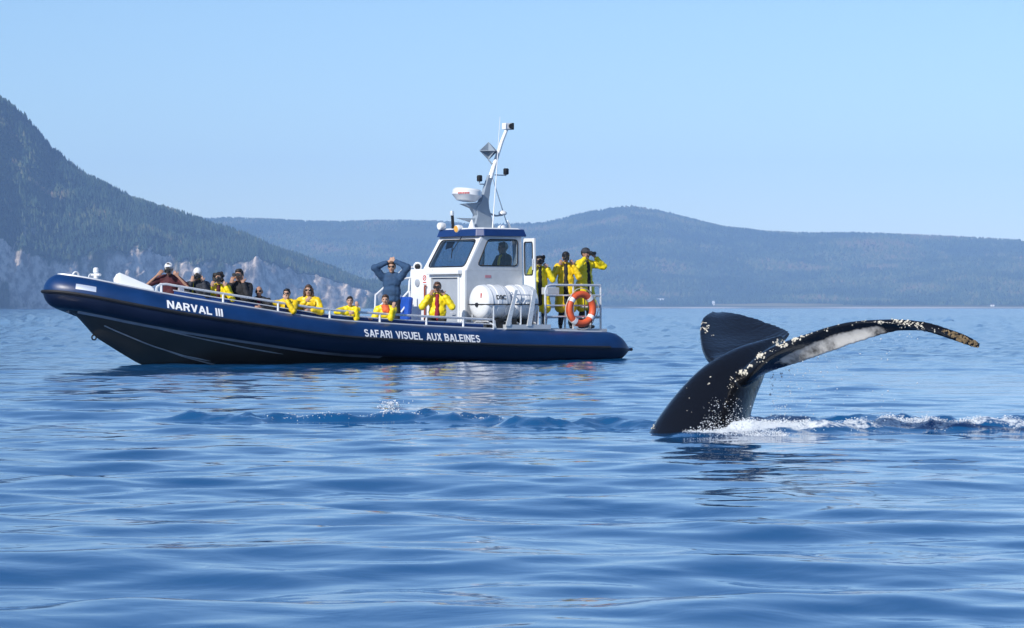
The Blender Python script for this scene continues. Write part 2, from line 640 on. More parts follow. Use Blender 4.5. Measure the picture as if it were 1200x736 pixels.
def cape_height(PX, Wd):
    D0 = coast_l(PX)
    X = (PX - 600) / F * D0
    n1 = fbm(X / 60.0, Wd / 60.0 + 4, 4)
    wr = 520 + 0 * PX                                     # distance of the skyline behind the coast
    e = np.maximum((HOR - interp(SKY_L, PX)) / F * (D0 + wr), 0)
    c = np.maximum((HOR - interp(CLIFF_L, PX)) / F * (D0 + 25), 0)
    c = np.minimum(c * (1 + 0.28 * fbm(X / 26.0 + 9, 0 * X + 2, 4)), e * 0.97 + 0.5)
    but = 30 * fbm(X / 60.0 + 3, c * 0 + 1, 3) + 22 * fbm(X / 30.0 + 3, Wd / 30.0 + 1, 3)   # buttresses and gullies
    w = Wd - 16 - but
    t = np.clip(w / 34.0, 0, 1)
    q = t * 5 + 1.4 * fbm(X / 35.0, Wd / 40.0 + 8, 3)
    stair = (np.floor(q) + np.clip((q - np.floor(q)) * 1.7 - .35, 0, 1)) / 5   # beds of harder and softer rock
    face = c * np.clip(0.5 * t + 0.5 * stair, 0, 1) * np.clip(w / 5, 0, 1)
    face = face + t * (1 - t) * 30 * fbm(X / 11.0, Wd / 11.0, 3)
    face = np.where(t < 1, np.maximum(face, 0.3), face)
    s = np.clip((w - 34) / (wr - 46), 0, 1)
    prof = np.sin(s * np.pi / 2) ** 0.9
    up = (e - c) * prof
    gully = (8 + 0.05 * e) * n1 * np.sin(np.pi * np.clip(s, 0, 1)) * 1.2
    back = np.clip((w - wr + 12) / 600.0, 0, 1)
    z = np.where(w < 34, face, c + up + gully) - back * e * 0.6
    z = np.where(w <= 0, -1.5 + 0 * z, z)
    return z, t, s, D0


px = np.linspace(-260, 600, 520)
wd = np.concatenate([np.linspace(-30, 110, 110), np.linspace(116, 700, 110), np.linspace(720, 1150, 12)])
PXg, WDg = np.meshgrid(px, wd, indexing='ij')
Zg, Tg, Sg, D0g = cape_height(PXg, WDg)
Yg = D0g + WDg
Xg = (PXg - 600) / F * D0g + WDg * (PXg - 600) / F
nr, nc = Zg.shape
ii = np.arange(nr - 1)[:, None] * nc + np.arange(nc - 1)[None, :]
Q = np.stack([ii, ii + nc, ii + nc + 1, ii + 1], -1).reshape(-1, 4)
cape = mesh_np('headland', np.stack([Xg, Yg, Zg], -1).reshape(-1, 3), Q, hill_material('cliff_and_slope', (0.66, 0.55, 0.45), (0.055, 0.075, 0.035)), smooth=False)
# bare rock on the steep face, broken by tongues of forest, and some scars above
wooded = fbm(Xg / 30.0 + 2, Zg / 70.0, 4)
rock = np.clip((wooded * 1.0 + 0.42) * 5, 0, 1) * (Tg < 0.99)
scar = np.clip((fbm(Xg / 9.0 + 31, Zg / 32.0 + 8, 3) - 0.36) * 12, 0, 1) * (Sg > 0) * np.clip(1 - Sg * 7, 0, 1) * np.clip((330 - PXg) / 60, 0, 1)
rock = np.maximum(rock, scar)
fattr(cape, 'rock', rock.ravel())
fattr(cape, 'meadow', np.zeros(rock.size))
fattr(cape, 'sand', np.zeros(rock.size))
tag(cape, kind='structure')

K = 34000
tp = rng.uniform(-190, 600, K)
tw = 8 + 620 * rng.random(K) ** 1.15
z, t, s, d0 = cape_height(tp, tw)
X = (tp - 600) / F * (d0 + tw)
wooded = fbm(X / 30.0 + 2, z / 70.0, 4)
scar = np.clip((fbm(X / 9.0 + 31, z / 32.0 + 8, 3) - 0.36) * 12, 0, 1) * np.clip(1 - s * 7, 0, 1) * np.clip((330 - tp) / 60, 0, 1)
keep = (z > 6) & (((t > 0.99) & (scar < 0.4)) | (wooded < -0.44)) & ((s > 0) | (wooded < -0.44))
hh = (6.0 + 8.5 * rng.random(K) ** 1.6)
broad = fbm(X / 90.0, tw / 120.0 + 3, 3) + 0.5 * (s - 0.45) > 0.12
tone = np.clip(0.20 + 0.16 * rng.standard_normal(K) + np.where(broad, 0.36, 0) + 0.75 * fbm(X / 50.0 + 8, tw / 70.0, 3), 0, 1)
hh = np.where(broad, hh * 0.75, hh)
rr = np.where(broad, hh * 0.42, hh * (0.20 + 0.1 * rng.random(K)))
P = np.stack([X, d0 + tw, z - 0.4], -1)
scatter_trees('headland_forest', P[keep], hh[keep], rr[keep], tone[keep], 'dark spruce and birch wood covering the headland above grey cliffs')

# --- the long range across the bay
SKY_F = [(-300, 300), (150, 272), (230, 258), (270, 257), (300, 258), (350, 261), (400, 262), (450, 260), (510, 261), (560, 265), (600, 264), (640, 262), (680, 252), (712, 246), (740, 243.5), (775, 249), (810, 258), (850, 268), (900, 274), (950, 276), (1000, 275), (1050, 277), (1100, 279), (1150, 281), (1200, 284), (1500, 292)]


def range_height(PX, Wd):
    D0 = 7600 + 500 * np.sin(PX / 260.0)
    X = (PX - 600) / F * (D0 + Wd)
    wr = 2900.0
    e = (HOR - interp(SKY_F, PX)) / F * (D0 + wr)
    s = np.clip(Wd / wr, 0, 1.0)
    shore = np.clip(Wd / 60.0, 0, 1) * 4.0 + np.clip((Wd - 60) / 300.0, 0, 1) * 10
    prof = np.where(s < 0.16, 0.0, ((np.clip(s, .16, 1) - .16) / .84))
    prof = prof * prof * (3 - 2 * prof)
    prof = 0.55 * prof + 0.45 * np.clip((s - .12) / .88, 0, 1)
    z = shore + (e - 14) * prof
    und = 46 * fbm(X / 620.0 + 1.7, Wd / 520.0 + 5, 4) + 16 * fbm(X / 160.0, Wd / 140.0, 3)
    z = z + und * np.sin(np.pi * np.clip((s - .08) / .92, 0, 1)) ** 0.8
    # a foothill line two thirds of the way down
    z = z + 26 * np.exp(-((s - .33) / .07) ** 2) * (0.7 + 0.8 * fbm(X / 500.0 + 3, 0 * X, 2))
    z = z - np.clip((Wd - wr) / 800.0, 0, 1) * e * .5
    z = np.where(Wd <= 0, -1.5, z)
    return z, s, D0, X


px = np.linspace(-260, 1460, 520)
wd = np.concatenate([[-60], np.linspace(0, 400, 40), np.linspace(420, 3000, 150), np.linspace(3050, 3700, 8)])
PXg, WDg = np.meshgrid(px, wd, indexing='ij')
Zg, Sg, D0g, Xg = range_height(PXg, WDg)
nr, nc = Zg.shape
ii = np.arange(nr - 1)[:, None] * nc + np.arange(nc - 1)[None, :]
Q = np.stack([ii, ii + nc, ii + nc + 1, ii + 1], -1).reshape(-1, 4)
far = mesh_np('mountain_range', np.stack([Xg, D0g + WDg, Zg], -1).reshape(-1, 3), Q, hill_material('range_slope', (0.30, 0.26, 0.22), (0.045, 0.068, 0.032)))
sand = np.clip(1 - np.abs(WDg - 30) / 45.0, 0, 1) * (0.8 + fbm(Xg / 120., 0 * Xg, 2))
mead = np.clip((WDg - 70) / 30, 0, 1) * np.clip((330 + 160 * fbm(Xg / 240.0, 0 * Xg + 3, 3) - WDg) / 60, 0, 1) * np.clip(0.75 + 1.6 * fbm(Xg / 330.0 + 4, WDg / 200.0, 3), 0, 1)
fattr(far, 'rock', np.zeros(Zg.size))
fattr(far, 'meadow', np.clip(mead, 0, 1).ravel())
fattr(far, 'sand', np.clip(sand, 0, 1).ravel())
tag(far, kind='structure')

K = 74000
tp = rng.uniform(130, 1290, K)
tw = 150 + 2850 * rng.random(K) ** 0.9
z, s, d0, X = range_height(tp, tw)
mead = np.clip((330 + 160 * fbm(X / 240.0, 0 * X + 3, 3) - tw) / 60, 0, 1) * np.clip(0.75 + 1.6 * fbm(X / 330.0 + 4, tw / 200.0, 3), 0, 1)
clear = fbm(X / 300.0 + 40, tw / 260.0, 3)
keep = (mead < 0.35) & (clear < 0.5)
hh = 7 + 7 * rng.random(K)
broad = fbm(X / 260.0 + 7, tw / 260.0, 3) > 0.05
tone = np.clip(0.22 + 0.18 * rng.standard_normal(K) + np.where(broad, 0.30, 0) + 0.85 * fbm(X / 150.0 + 2, tw / 170.0, 4), 0, 1)
rr = np.where(broad, hh * 0.55, hh * 0.36)
P = np.stack([X, d0 + tw, z - 0.5], -1)
scatter_trees('far_forest', P[keep], hh[keep], rr[keep], tone[keep], 'hazy mixed forest over the long range across the bay', n=4)


def far_house(px, wd, ww, dp, h, rh, label, wallm, roofm, rot=0.0):
    z, s, d0, X = range_height(np.array([float(px)]), np.array([float(wd)]))
    root = bpy.data.objects.new('house', None)
    col.objects.link(root)
    root.location = (X[0], d0[0] + wd, z[0] - 0.3)
    root.rotation_euler.z = rot
    MB().box((0, 0, h / 2), (ww, dp, h)).build('wall', wallm, root)
    g = MB()
    o = 0.6
    g.prism([(-ww / 2 - o, -dp / 2 - o, h), (-ww / 2 - o, dp / 2 + o, h), (-ww / 2 - o, 0, h + rh)], (ww + 2 * o, 0, 0))
    g.build('roof', roofm, root)
    for i in range(max(1, int(ww / 5))):
        x = -ww / 2 + (i + 0.5) * ww / max(1, int(ww / 5))
        MB().box((x, -dp / 2 - 0.03, h * 0.55), (1.5, 0.1, 1.6)).build('window', 'black', root)
    tag(root, label, 'house')


M['housewhite'] = mat('white_clapboard', (0.75, 0.75, 0.73), 0.7, var=0.05)
M['houseroof'] = mat('pale_roof', (0.62, 0.63, 0.65), 0.7, var=0.1)
M['darkroof'] = mat('dark_roof', (0.10, 0.08, 0.08), 0.8, var=0.1)
far_house(775, 420, 24, 9, 5.5, 3.5, 'long white house with pale roof among far shore trees', 'housewhite', 'houseroof', 0.1)
far_house(836, 190, 5, 5, 7, 4, 'narrow tall white house on the far shore meadow', 'housewhite', 'houseroof', 0.3)
far_house(1163, 95, 9, 6, 4, 2.5, 'small white shed with dark roof on the far beach', 'housewhite', 'darkroof', -0.2)

# --- air: one box of thin haze round everything
hz = MB().box((0, 6000, 330), (19000, 15600, 668)).build('haze', 'white')
hm = bpy.data.materials.new('haze_air')
hm.use_nodes = True
hm.node_tree.nodes.clear()
ho = hm.node_tree.nodes.new('ShaderNodeOutputMaterial')
pv = hm.node_tree.nodes.new('ShaderNodeVolumePrincipled')
pv.inputs['Color'].default_value = (0.38, 0.61, 1.0, 1)
pv.inputs['Density'].default_value = 0.000072
pv.inputs['Anisotropy'].default_value = -0.35
hm.node_tree.links.new(pv.outputs[0], ho.inputs['Volume'])
hz.data.materials.clear()
hz.data.materials.append(hm)
tag(hz, label='thin blue haze hanging over the whole bay', cat='haze', kind='stuff')


# ------------------------------------------------------------------ the boat (local frame: x forward, y to port, z up from the water)
YAW = math.radians(36)
BO = Vector((1.125, 69.68, 0))
BF = Vector((-math.cos(YAW), -math.sin(YAW), 0))
BP = Vector((math.sin(YAW), -math.cos(YAW), 0))


def B(px, py, y):
    """boat-frame point seen at a photo pixel, given how far it stands to port"""
    d = Vector(((px - 600) / F, 1, -(py - HOR) / F))
    t = (y + BO.dot(BP)) / d.dot(BP)
    w = d * t
    return Vector(((w - BO).dot(BF), y, CAMH + w.z))


def BW(v):
    return BO + BF * v[0] + BP * v[1] + Vector((0, 0, v[2]))


boat = bpy.data.objects.new('excursion_boat', None)
col.objects.link(boat)
boat.location = BO
boat.rotation_euler.z = math.atan2(BF.y, BF.x)
tag(boat, 'long navy rigid inflatable tour boat with white cabin and lettering', 'boat')

TR = 0.35
ZC = [(-1, .27), (0, .28), (2.88, .35), (5.1, .44), (7.26, .56), (8.27, .69), (9.22, .83), (10.28, .99), (11.22, 1.16), (11.81, 1.30), (12.33, 1.43), (12.73, 1.52), (13.2, 1.58)]


def zc(x):
    # smoothed sheer
    return float(np.mean([np.interp(x + k, [p[0] for p in ZC], [p[1] for p in ZC]) for k in (-.5, -.25, 0, .25, .5)]))


XT = 12.69


def yc(x):
    if x <= 7: return 1.70
    u = min(1, (x - 7) / (XT - 7))
    return 1.70 * max(0, 1 - u ** 2.2) ** (1 / 1.35)


# path of the collar's centre line: port stern, round the bow, starboard stern
pp = [(x, yc(x)) for x in np.concatenate([np.linspace(0.2, 7, 26), np.linspace(7.2, 12.2, 34), XT - 0.49 * (1 - np.linspace(0, 1, 26)) ** 2.2])]
plan = pp + [(x, -y) for x, y in reversed(pp[:-1])]


def sweep(path, sect, closed_sect=True):
    """sect: list of (outward, up) offsets; path of plan points"""
    n = len(path)
    m = len(sect)
    vs = []
    for i in range(n):
        a = Vector(path[max(i - 1, 0)])
        b = Vector(path[min(i + 1, n - 1)])
        t = (b - a).normalized()
        o = Vector((-t.y, t.x))              # port side going forward: outward is +y
        p = Vector(path[i])
        z = zc(p.x)
        for (u, h) in sect:
            vs.append((p.x + o.x * u, p.y + o.y * u, z + h))
    fs = []
    for i in range(n - 1):
        for k in range(m if closed_sect else m - 1):
            k2 = (k + 1) % m
            fs.append((i * m + k, i * m + k2, (i + 1) * m + k2, (i + 1) * m + k))
    return vs, fs, m, n


circ = [(TR * math.cos(a), TR * math.sin(a)) for a in np.linspace(0, math.pi, 19)]
vs, fs, m_, n_ = sweep(plan, circ, False)
tube = MB().add(vs, fs).build('collar', 'navy', boat, smooth=True, angle=60)
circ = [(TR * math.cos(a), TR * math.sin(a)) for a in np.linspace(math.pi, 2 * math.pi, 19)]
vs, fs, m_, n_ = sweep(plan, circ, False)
MB().add(vs, fs).build('collar_shaded_half', 'navy_shade', boat, smooth=True, angle=60)  # half below the strake: its shade is put into the colour

for sgn in (1, -1):
    g = MB()
    prof = [(0.25, .35), (0.0, .348), (-.15, .325), (-.30, .25), (-.40, .16), (-.48, .07), (-.52, .035), (-.58, .03)]
    n = 28
    vv = []
    for (x, r) in prof:
        drop = (0.35 - r) * 0.12
        for k in range(n):
            a = 2 * math.pi * k / n
            vv.append((x, sgn * 1.70 + sgn * (.35 - r) * .3 + r * math.cos(a), zc(x) - drop + r * math.sin(a)))
    for lo_, nm, mm in ((0, 'tail_cone', 'navy'), (n // 2, 'tail_cone_shaded_half', 'navy_shade')):  # lower half of each cone carries the same painted shade
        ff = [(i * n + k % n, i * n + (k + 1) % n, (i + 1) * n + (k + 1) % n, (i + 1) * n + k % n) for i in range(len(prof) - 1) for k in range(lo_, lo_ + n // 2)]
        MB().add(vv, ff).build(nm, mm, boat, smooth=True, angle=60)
    MB().lathe([(0, .03), (.012, .036), (.05, .036), (.06, .03)], (-.62, sgn * 1.794, zc(-.58) - .038), axis=(1, 0, 0), n=14).build('tail_cap', 'black_rubber', boat, smooth=True)

# rubbing strake along the widest line
st = [(TR - .012, .035), (TR + .03, .03), (TR + .05, 0), (TR + .03, -.03), (TR - .012, -.035)]
vs, fs, m_, n_ = sweep(plan, st)
fs += [tuple(range(m_)), tuple(reversed([(n_ - 1) * m_ + k for k in range(m_)]))]
MB().add(vs, fs).build('rubbing_strake', 'black_rubber', boat, smooth=True)
# pale cap along the top of the collar
cap_path = [p for p in plan]
st = [(-.10, TR - .03), (-.10, TR + .022), (.055, TR + .018), (.075, TR - .03)]
vs, fs, m_, n_ = sweep(cap_path, st)
fs += [tuple(range(m_)), tuple(reversed([(n_ - 1) * m_ + k for k in range(m_)]))]
MB().add(vs, fs).build('gunwale_cap', 'alu', boat, smooth=True)

# V hull under the collar
STEM = [(12.62, 1.17), (12.33, 1.03), (12.1, .80), (11.87, .55), (11.34, .25), (10.93, .03), (10.2, -.22), (9.0, -.42), (7.0, -.52), (4, -.56), (0.35, -.56)]


def keel(x): return float(np.interp(-x, [-p[0] for p in STEM], [p[1] for p in STEM]))


xs = list(np.linspace(0.35, 9, 24)) + list(np.linspace(9.25, 12.6, 30))
vv = []
m = 9
for x in xs:
    yb = max(0.012, yc(x) - 0.06)
    zb = zc(x) - TR + 0.06
    zk = min(keel(x), zb - 0.01)
    for s_ in (1, -1):
        for k in range(m):
            u = k / (m - 1)
            # slight hollow flare forward, flat V aft
            fl = 1.0 + 0.55 * max(0, (x - 7) / 5.6)
            vv.append((x, s_ * yb * u, zk + (zb - zk) * u ** fl))
ff = []
for i in range(len(xs) - 1):
    for s_ in (0, 1):
        for k in range(m - 1):
            a = i * 2 * m + s_ * m + k
            ff.append((a, a + 1, a + 1 + 2 * m, a + 2 * m))
ff.append(tuple(range(m - 1, 0, -1)) + tuple(range(m, 2 * m)))
MB().add(vv, ff).build('hull', 'hull', boat, smooth=True, angle=70)

# pale chine strip where hull and collar meet, and spray rails
for sgn in (1, -1):
    g = MB()
    pts = []
    for x in np.linspace(6.0, 12.4, 46):
        yb = max(0.03, yc(x) - 0.05)
        pts.append((x, yb, zc(x) - TR + 0.035))
    vv = []
    for i, p in enumerate(pts):
        vv += [(p[0], sgn * (p[1] + .035), p[2] + .045), (p[0], sgn * (p[1] + .045), p[2] - .04), (p[0], sgn * max(0.0, p[1] - .10), p[2] - .075), (p[0], sgn * max(0.0, p[1] - .10), p[2] + .02)]
    ff = [(i * 4 + k, i * 4 + (k + 1) % 4, (i + 1) * 4 + (k + 1) % 4, (i + 1) * 4 + k) for i in range(len(pts) - 1) for k in range(4)]
    ff += [(0, 1, 2, 3), tuple((len(pts) - 1) * 4 + k for k in (3, 2, 1, 0))]
    g.add(vv, ff).build('chine_strip', 'chine', boat, smooth=True)
    for (x0, u0, x1, u1) in ((11.9, .62, 9.6, .50), (11.1, .93, 8.2, .80), (10.6, .55, 8.0, .30)):
        r = []
        for k in range(12):
            x = x0 + (x1 - x0) * k / 11
            u = u0 + (u1 - u0) * k / 11
            yb = yc(x) - .06
            zb = zc(x) - TR + .06
            zk = min(keel(x), zb - .01)
            fl = 1 + .55 * max(0, (x - 7) / 5.6)
            r.append((x, sgn * (yb * u + .008), zk + (zb - zk) * u ** fl - .004))
        MB().tube(r, [.014] * 11 + [.004], 5).build('spray_rail', 'chine', boat, smooth=True)
MB().add([(12.55, .0, 1.22), (12.0, .46, 1.03), (12.0, -.46, 1.03), (12.55, 0, 1.17), (12.0, .42, .97), (12.0, -.42, .97)], [(0, 1, 2), (3, 5, 4), (0, 3, 4, 1), (1, 4, 5, 2), (2, 5, 3, 0)]).build('bow_step', 'white', boat)
# towing eye on the stem
MB().tube([Vector((11.93, 0, .56)) + Vector((math.cos(a) * .05, 0, math.sin(a) * .05)) for a in np.linspace(0, 2 * math.pi, 14, endpoint=False)], .016, 6, closed=True).build('towing_eye', 'black', boat, smooth=True)


# lettering follows the round of the collar
def collar_pt(x, arc, lift=.008):
    e = 0.02
    x = min(x, XT - 0.05)
    t = Vector((2 * e, yc(x + e) - yc(x - e))).normalized()
    o = Vector((-t.y, t.x))
    a = arc / TR
    r = TR + lift
    return Vector((x + o.x * r * math.cos(a), yc(x) + o.y * r * math.cos(a), zc(x) + r * math.sin(a)))


def arcp(cx, cy, rx, ry, a0, a1, n=9):
    return [(cx + rx * math.cos(math.radians(a0 + (a1 - a0) * k / n)), cy + ry * math.sin(math.radians(a0 + (a1 - a0) * k / n))) for k in range(n + 1)]


T_ = .10     # half the stroke width; letters are one unit high
GLYPH = {      # width, strokes
    'N': (.72, [[(T_, 0), (T_, 1)], [(T_ + .02, .94), (.72 - T_ - .02, .06)], [(.72 - T_, 0), (.72 - T_, 1)]]),
    'A': (.76, [[(.09, 0), (.38, .97)], [(.67, 0), (.38, .97)], [(.22, .30), (.54, .30)]]),
    'R': (.70, [[(T_, 0), (T_, 1)], [(T_, .91), (.36, .91)] + arcp(.38, .70, .20, .21, 90, -90) + [(T_, .49)], [(.40, .47), (.60, 0)]]),
    'V': (.72, [[(.09, 1), (.36, .03)], [(.63, 1), (.36, .03)]]),
    'L': (.58, [[(T_, 1), (T_, .09), (.57, .09)]]),
    'I': (.22, [[(.11, 0), (.11, 1)]]),
    'S': (.68, [arcp(.34, .715, .22, .20, 15, 270, 12)[0:] + arcp(.34, .285, .23, .20, 90, -165, 12)]),
    'F': (.60, [[(T_, 0), (T_, .91), (.58, .91)], [(T_, .50), (.52, .50)]]),
    'U': (.72, [[(T_, 1), (T_, .33)] + arcp(.36, .33, .26, .24, 180, 360, 10) + [(.62, 1)]]),
    'E': (.64, [[(.61, .09), (T_, .09), (T_, .91), (.60, .91)], [(T_, .50), (.56, .50)]]),
    'X': (.70, [[(.10, 0), (.60, 1)], [(.60, 0), (.10, 1)]]),
    'B': (.70, [[(T_, .91), (.38, .91)] + arcp(.40, .715, .17, .195, 90, -90) + [(T_, .52)], [(T_, .50), (.40, .50)] + arcp(.41, .295, .20, .205, 90, -90) + [(T_, .09)], [(T_, 0), (T_, 1)]]),
}


def ribbon(pts, hw):
    """even-width strip round a polyline, mitred"""
    P = [Vector(p) for p in pts]
    # subdivide long legs so the strip can follow the collar
    Q = [P[0]]
    for a, b in zip(P[:-1], P[1:]):
        n = max(1, int((b - a).length / .2))
        for k in range(1, n + 1): Q.append(a + (b - a) * k / n)
    out = []
    for i, p in enumerate(Q):
        d0 = (p - Q[i - 1]).normalized() if i > 0 else None
        d1 = (Q[i + 1] - p).normalized() if i < len(Q) - 1 else None
        if d0 is None: d0 = d1
        if d1 is None: d1 = d0
        t = (d0 + d1).normalized()
        nn = Vector((-t.y, t.x))
        c = max(.45, nn.dot(Vector((-d0.y, d0.x))))
        out += [p + nn * hw / c, p - nn * hw / c]
    return out


def lettering(words, x0, x1, a0, a1, gap, name):
    """words spaced out from x0 to x1 along the collar, feet at arc a0 and tops at arc a1"""
    sp = .07
    total = sum(sum(GLYPH[c][0] + sp for c in w) for w in words) + sum(gap)
    k = (x1 - x0) / total
    u = 0
    for wi, w in enumerate(words):
        vv, ff = [], []
        for c in w:
            wd_, strokes = GLYPH[c]
            for si, stt in enumerate(strokes):
                rb = ribbon(stt, T_ * .93)
                o = len(vv)
                for p in rb:
                    vv.append(collar_pt(x0 + (u + p.x) * k, a0 + (a1 - a0) * p.y, .007 + .0012 * si))
                ff += [(o + 2 * i, o + 2 * i + 1, o + 2 * i + 3, o + 2 * i + 2) for i in range(len(rb) // 2 - 1)]
            u += wd_ + sp
        if wi < len(gap): u += gap[wi]
        o = MB().add(vv, ff).build(name, 'letter', boat)
        o['label'] = 'white block letters reading ' + w


lettering(['NARVAL', 'III'], 10.92, 9.83, .055, .225, [.30], 'name_lettering')
lettering(['SAFARI', 'VISUEL', 'AUX', 'BALEINES'], 6.68, 3.70, .035, .20, [.50, .50, .34], 'slogan_lettering')
g = MB()
vv, ff = [], []
for i in range(9):
    for k in range(5):
        vv.append(collar_pt(12.43 - .30 * i / 8, .10 + .115 * k / 4, .006))
ff = [(i * 5 + k, i * 5 + k + 1, (i + 1) * 5 + k + 1, (i + 1) * 5 + k) for i in range(8) for k in range(4)]
g.add(vv, ff).build('reflective_patch', 'silver', boat, smooth=True)


# decks
def deck_sheet(name, x0, x1, z0, z1, inset, m, n=24, t=.05):
    g = MB()
    vv = []
    for i in range(n + 1):
        x = x0 + (x1 - x0) * i / n
        z = z0(x) if callable(z0) else z0 + (z1 - z0) * i / n
        y = max(.02, yc(x) - inset)
        vv += [(x, y, z), (x, -y, z), (x, -y, z - t), (x, y, z - t)]
    ff = [(i * 4 + k, i * 4 + (k + 1) % 4, (i + 1) * 4 + (k + 1) % 4, (i + 1) * 4 + k) for i in range(n) for k in range(4)]
    ff += [(3, 2, 1, 0), (4 * n, 4 * n + 1, 4 * n + 2, 4 * n + 3)]
    g.add(vv, ff)
    return g.build(name, m, boat)


DECK = .36
AFT = .70


def dz(x): return max(DECK, zc(x) - .14)


deck_sheet('passenger_deck', 3.2, 10.7, dz, 0, .12, 'deck')
deck_sheet('aft_deck', 0.0, 3.2, AFT, AFT, .02, 'deck', t=.10)
deck_sheet('bow_deck', 10.75, 12.63, lambda x: zc(x) + TR - .035, 0, .04, 'white')
MB().box((10.74, 0, 1.17), (.06, 2.1, .5)).build('bow_bulkhead', 'white', boat)
MB().box((0.30, 0, .1), (.08, 3.2, 1.2)).build('transom', 'alu', boat)
# blue lining inside the collar
for sgn in (1, -1):
    g = MB()
    vv = []
    n = 36
    for i in range(n + 1):
        x = 3.3 + 7.35 * i / n
        y = sgn * (yc(x) - .13)
        z1 = zc(x) + TR + .115
        vv += [(x, y, dz(x) - .02), (x, y, z1), (x, y - sgn * .05, z1), (x, y - sgn * .05, dz(x) - .02)]
    ff = [(i * 4 + k, i * 4 + (k + 1) % 4, (i + 1) * 4 + (k + 1) % 4, (i + 1) * 4 + k) for i in range(n) for k in range(4)]
    ff += [(3, 2, 1, 0), (4 * n, 4 * n + 1, 4 * n + 2, 4 * n + 3)]
    g.add(vv, ff).build('side_lining', 'canvas', boat)


# grab rails: port rail with posts, starboard the same
def rail_pt(x, sgn, h): return Vector((x, sgn * (yc(x) - .03), zc(x) + TR + h))


for sgn in (1, -1):
    xs_ = list(np.linspace(11.0, 3.15, 60))
    top = [rail_pt(11.06, sgn, .02), rail_pt(11.05, sgn, .10), rail_pt(10.98, sgn, .17)] + [rail_pt(x, sgn, .20) for x in xs_[1:]] + [rail_pt(3.08, sgn, .17), rail_pt(3.05, sgn, .02)]
    MB().tube(top, .026, 8).build('grab_rail', 'steel', boat, smooth=True)
    low = [rail_pt(x, sgn, .10) for x in xs_[2:]]
    MB().tube(low, .012, 6).build('lower_rail', 'steel', boat, smooth=True)
    for x in (10.96, 9.72, 8.52, 7.30, 6.05, 4.86, 3.9):
        MB().tube([rail_pt(x, sgn, .0), rail_pt(x, sgn, .20)], .024, 8).build('rail_post', 'white', boat, smooth=True)

# bow fittings: raised coaming, mooring post, fairlead, cleat
for sgn in (1, -1):
    g = MB()
    vv = []
    n = 14
    for i in range(n + 1):
        u = i / n
        x = 11.05 + (11.78 - 11.05) * u
        h = .10 + .16 * min(1, u * 1.15)
        if u > .9: h *= 1 - (u - .9) * 6
        if i == 0: h *= .75
        y = yc(x) - .10
        z = zc(x) + TR
        vv += [(x, sgn * y, z - .02), (x, sgn * (y - .05), z + h), (x, sgn * (y - .09), z + h), (x, sgn * (y - .07), z - .02)]
    ff = [(i * 4 + k, i * 4 + (k + 1) % 4, (i + 1) * 4 + (k + 1) % 4, (i + 1) * 4 + k) for i in range(n) for k in range(4)]
    ff += [(3, 2, 1, 0), (4 * n, 4 * n + 1, 4 * n + 2, 4 * n + 3)]
    g.add(vv, ff).build('bow_coaming', 'white', boat, bevel=.008)
g = MB()
zb = zc(11.95) + TR - .02
g.lathe([(0, .09), (.03, .09), (.04, .05), (.20, .045), (.22, .06), (.30, .055), (.32, .03)], (11.95, .12, zb), n=14)
g.tube([(11.95, -.06, zb + .17), (11.95, .30, zb + .17)], .028, 8)
g.build('mooring_post', 'white', boat, smooth=True)
g = MB()
zb = zc(12.4) + TR - .02
g.tube([(12.40 + .07 * math.cos(a), .10, zb + .03 + .09 * math.sin(a)) for a in np.linspace(0, math.pi, 9)], .022, 7)
g.box((12.40, .10, zb + .01), (.22, .10, .03))
g.build('fairlead', 'white', boat, smooth=True)
zb = zc(11.6) + TR
g = MB()
g.tube([(11.45, .35, zb + .06), (11.82, .35, zb + .06)], .02, 7)
g.tube([(11.57, .35, zb - .03), (11.57, .35, zb + .06)], .02, 7).tube([(11.70, .35, zb - .03), (11.70, .35, zb + .06)], .02, 7)
g.build('cleat', 'white', boat, smooth=True)

# ---- cabin
W = .85
FX = 3.28
ZS = 1.99
ZR = 2.74
AX = 1.72
WT = .80
# front bulkhead with door opening, reaching across to starboard
ylo, yhi = -1.28, W
dl, dr, dt = -.43, .60, 1.83
g = MB()
g.box((FX - .03, (ylo + dl) / 2, (DECK + 2.03) / 2), (.06, dl - ylo, 2.03 - DECK))
g.box((FX - .03, (dr + yhi) / 2, (DECK + ZS) / 2), (.06, yhi - dr, ZS - DECK))
g.box((FX - .03, (dl + dr) / 2, (dt + ZS) / 2), (.06, dr - dl, ZS - dt))
cabin = g.build('cabin_front', 'white', boat, bevel=.012)
# port and starboard side walls
g = MB().box(((FX - .06 + AX) / 2, W - .03, (AFT + ZS) / 2), (FX - .06 - AX, .06, ZS - AFT))
g.box(((FX - .06 + AX) / 2, W - .03, (DECK + AFT) / 2 - .06), (.2, .05, .1))
g.build('cabin_side', 'alu', boat)
MB().box(((FX - .06 + AX) / 2, -W + .03, (AFT + ZS) / 2), (FX - .06 - AX, .06, ZS - AFT)).build('cabin_side', 'alu', boat)
MB().box(((FX - .06 + AX) / 2, -1.07, 1.35), (FX - .06 - AX, .38, 1.30)).build('starboard_locker', 'white', boat, bevel=.02)
# dashboard shelf under the windscreen
MB().prism([(FX - .06, -W + .06, ZS - .06), (FX - .06, W - .06, ZS - .06), (2.75, W - .06, ZS - .10), (2.75, -W + .06, ZS - .10)], (0, 0, .05)).build('dashboard', 'door', boat)
MB().box((AX + .5, 0, AFT + .02), (1.0, 1.5, .03)).build('cabin_floor', 'black', boat)
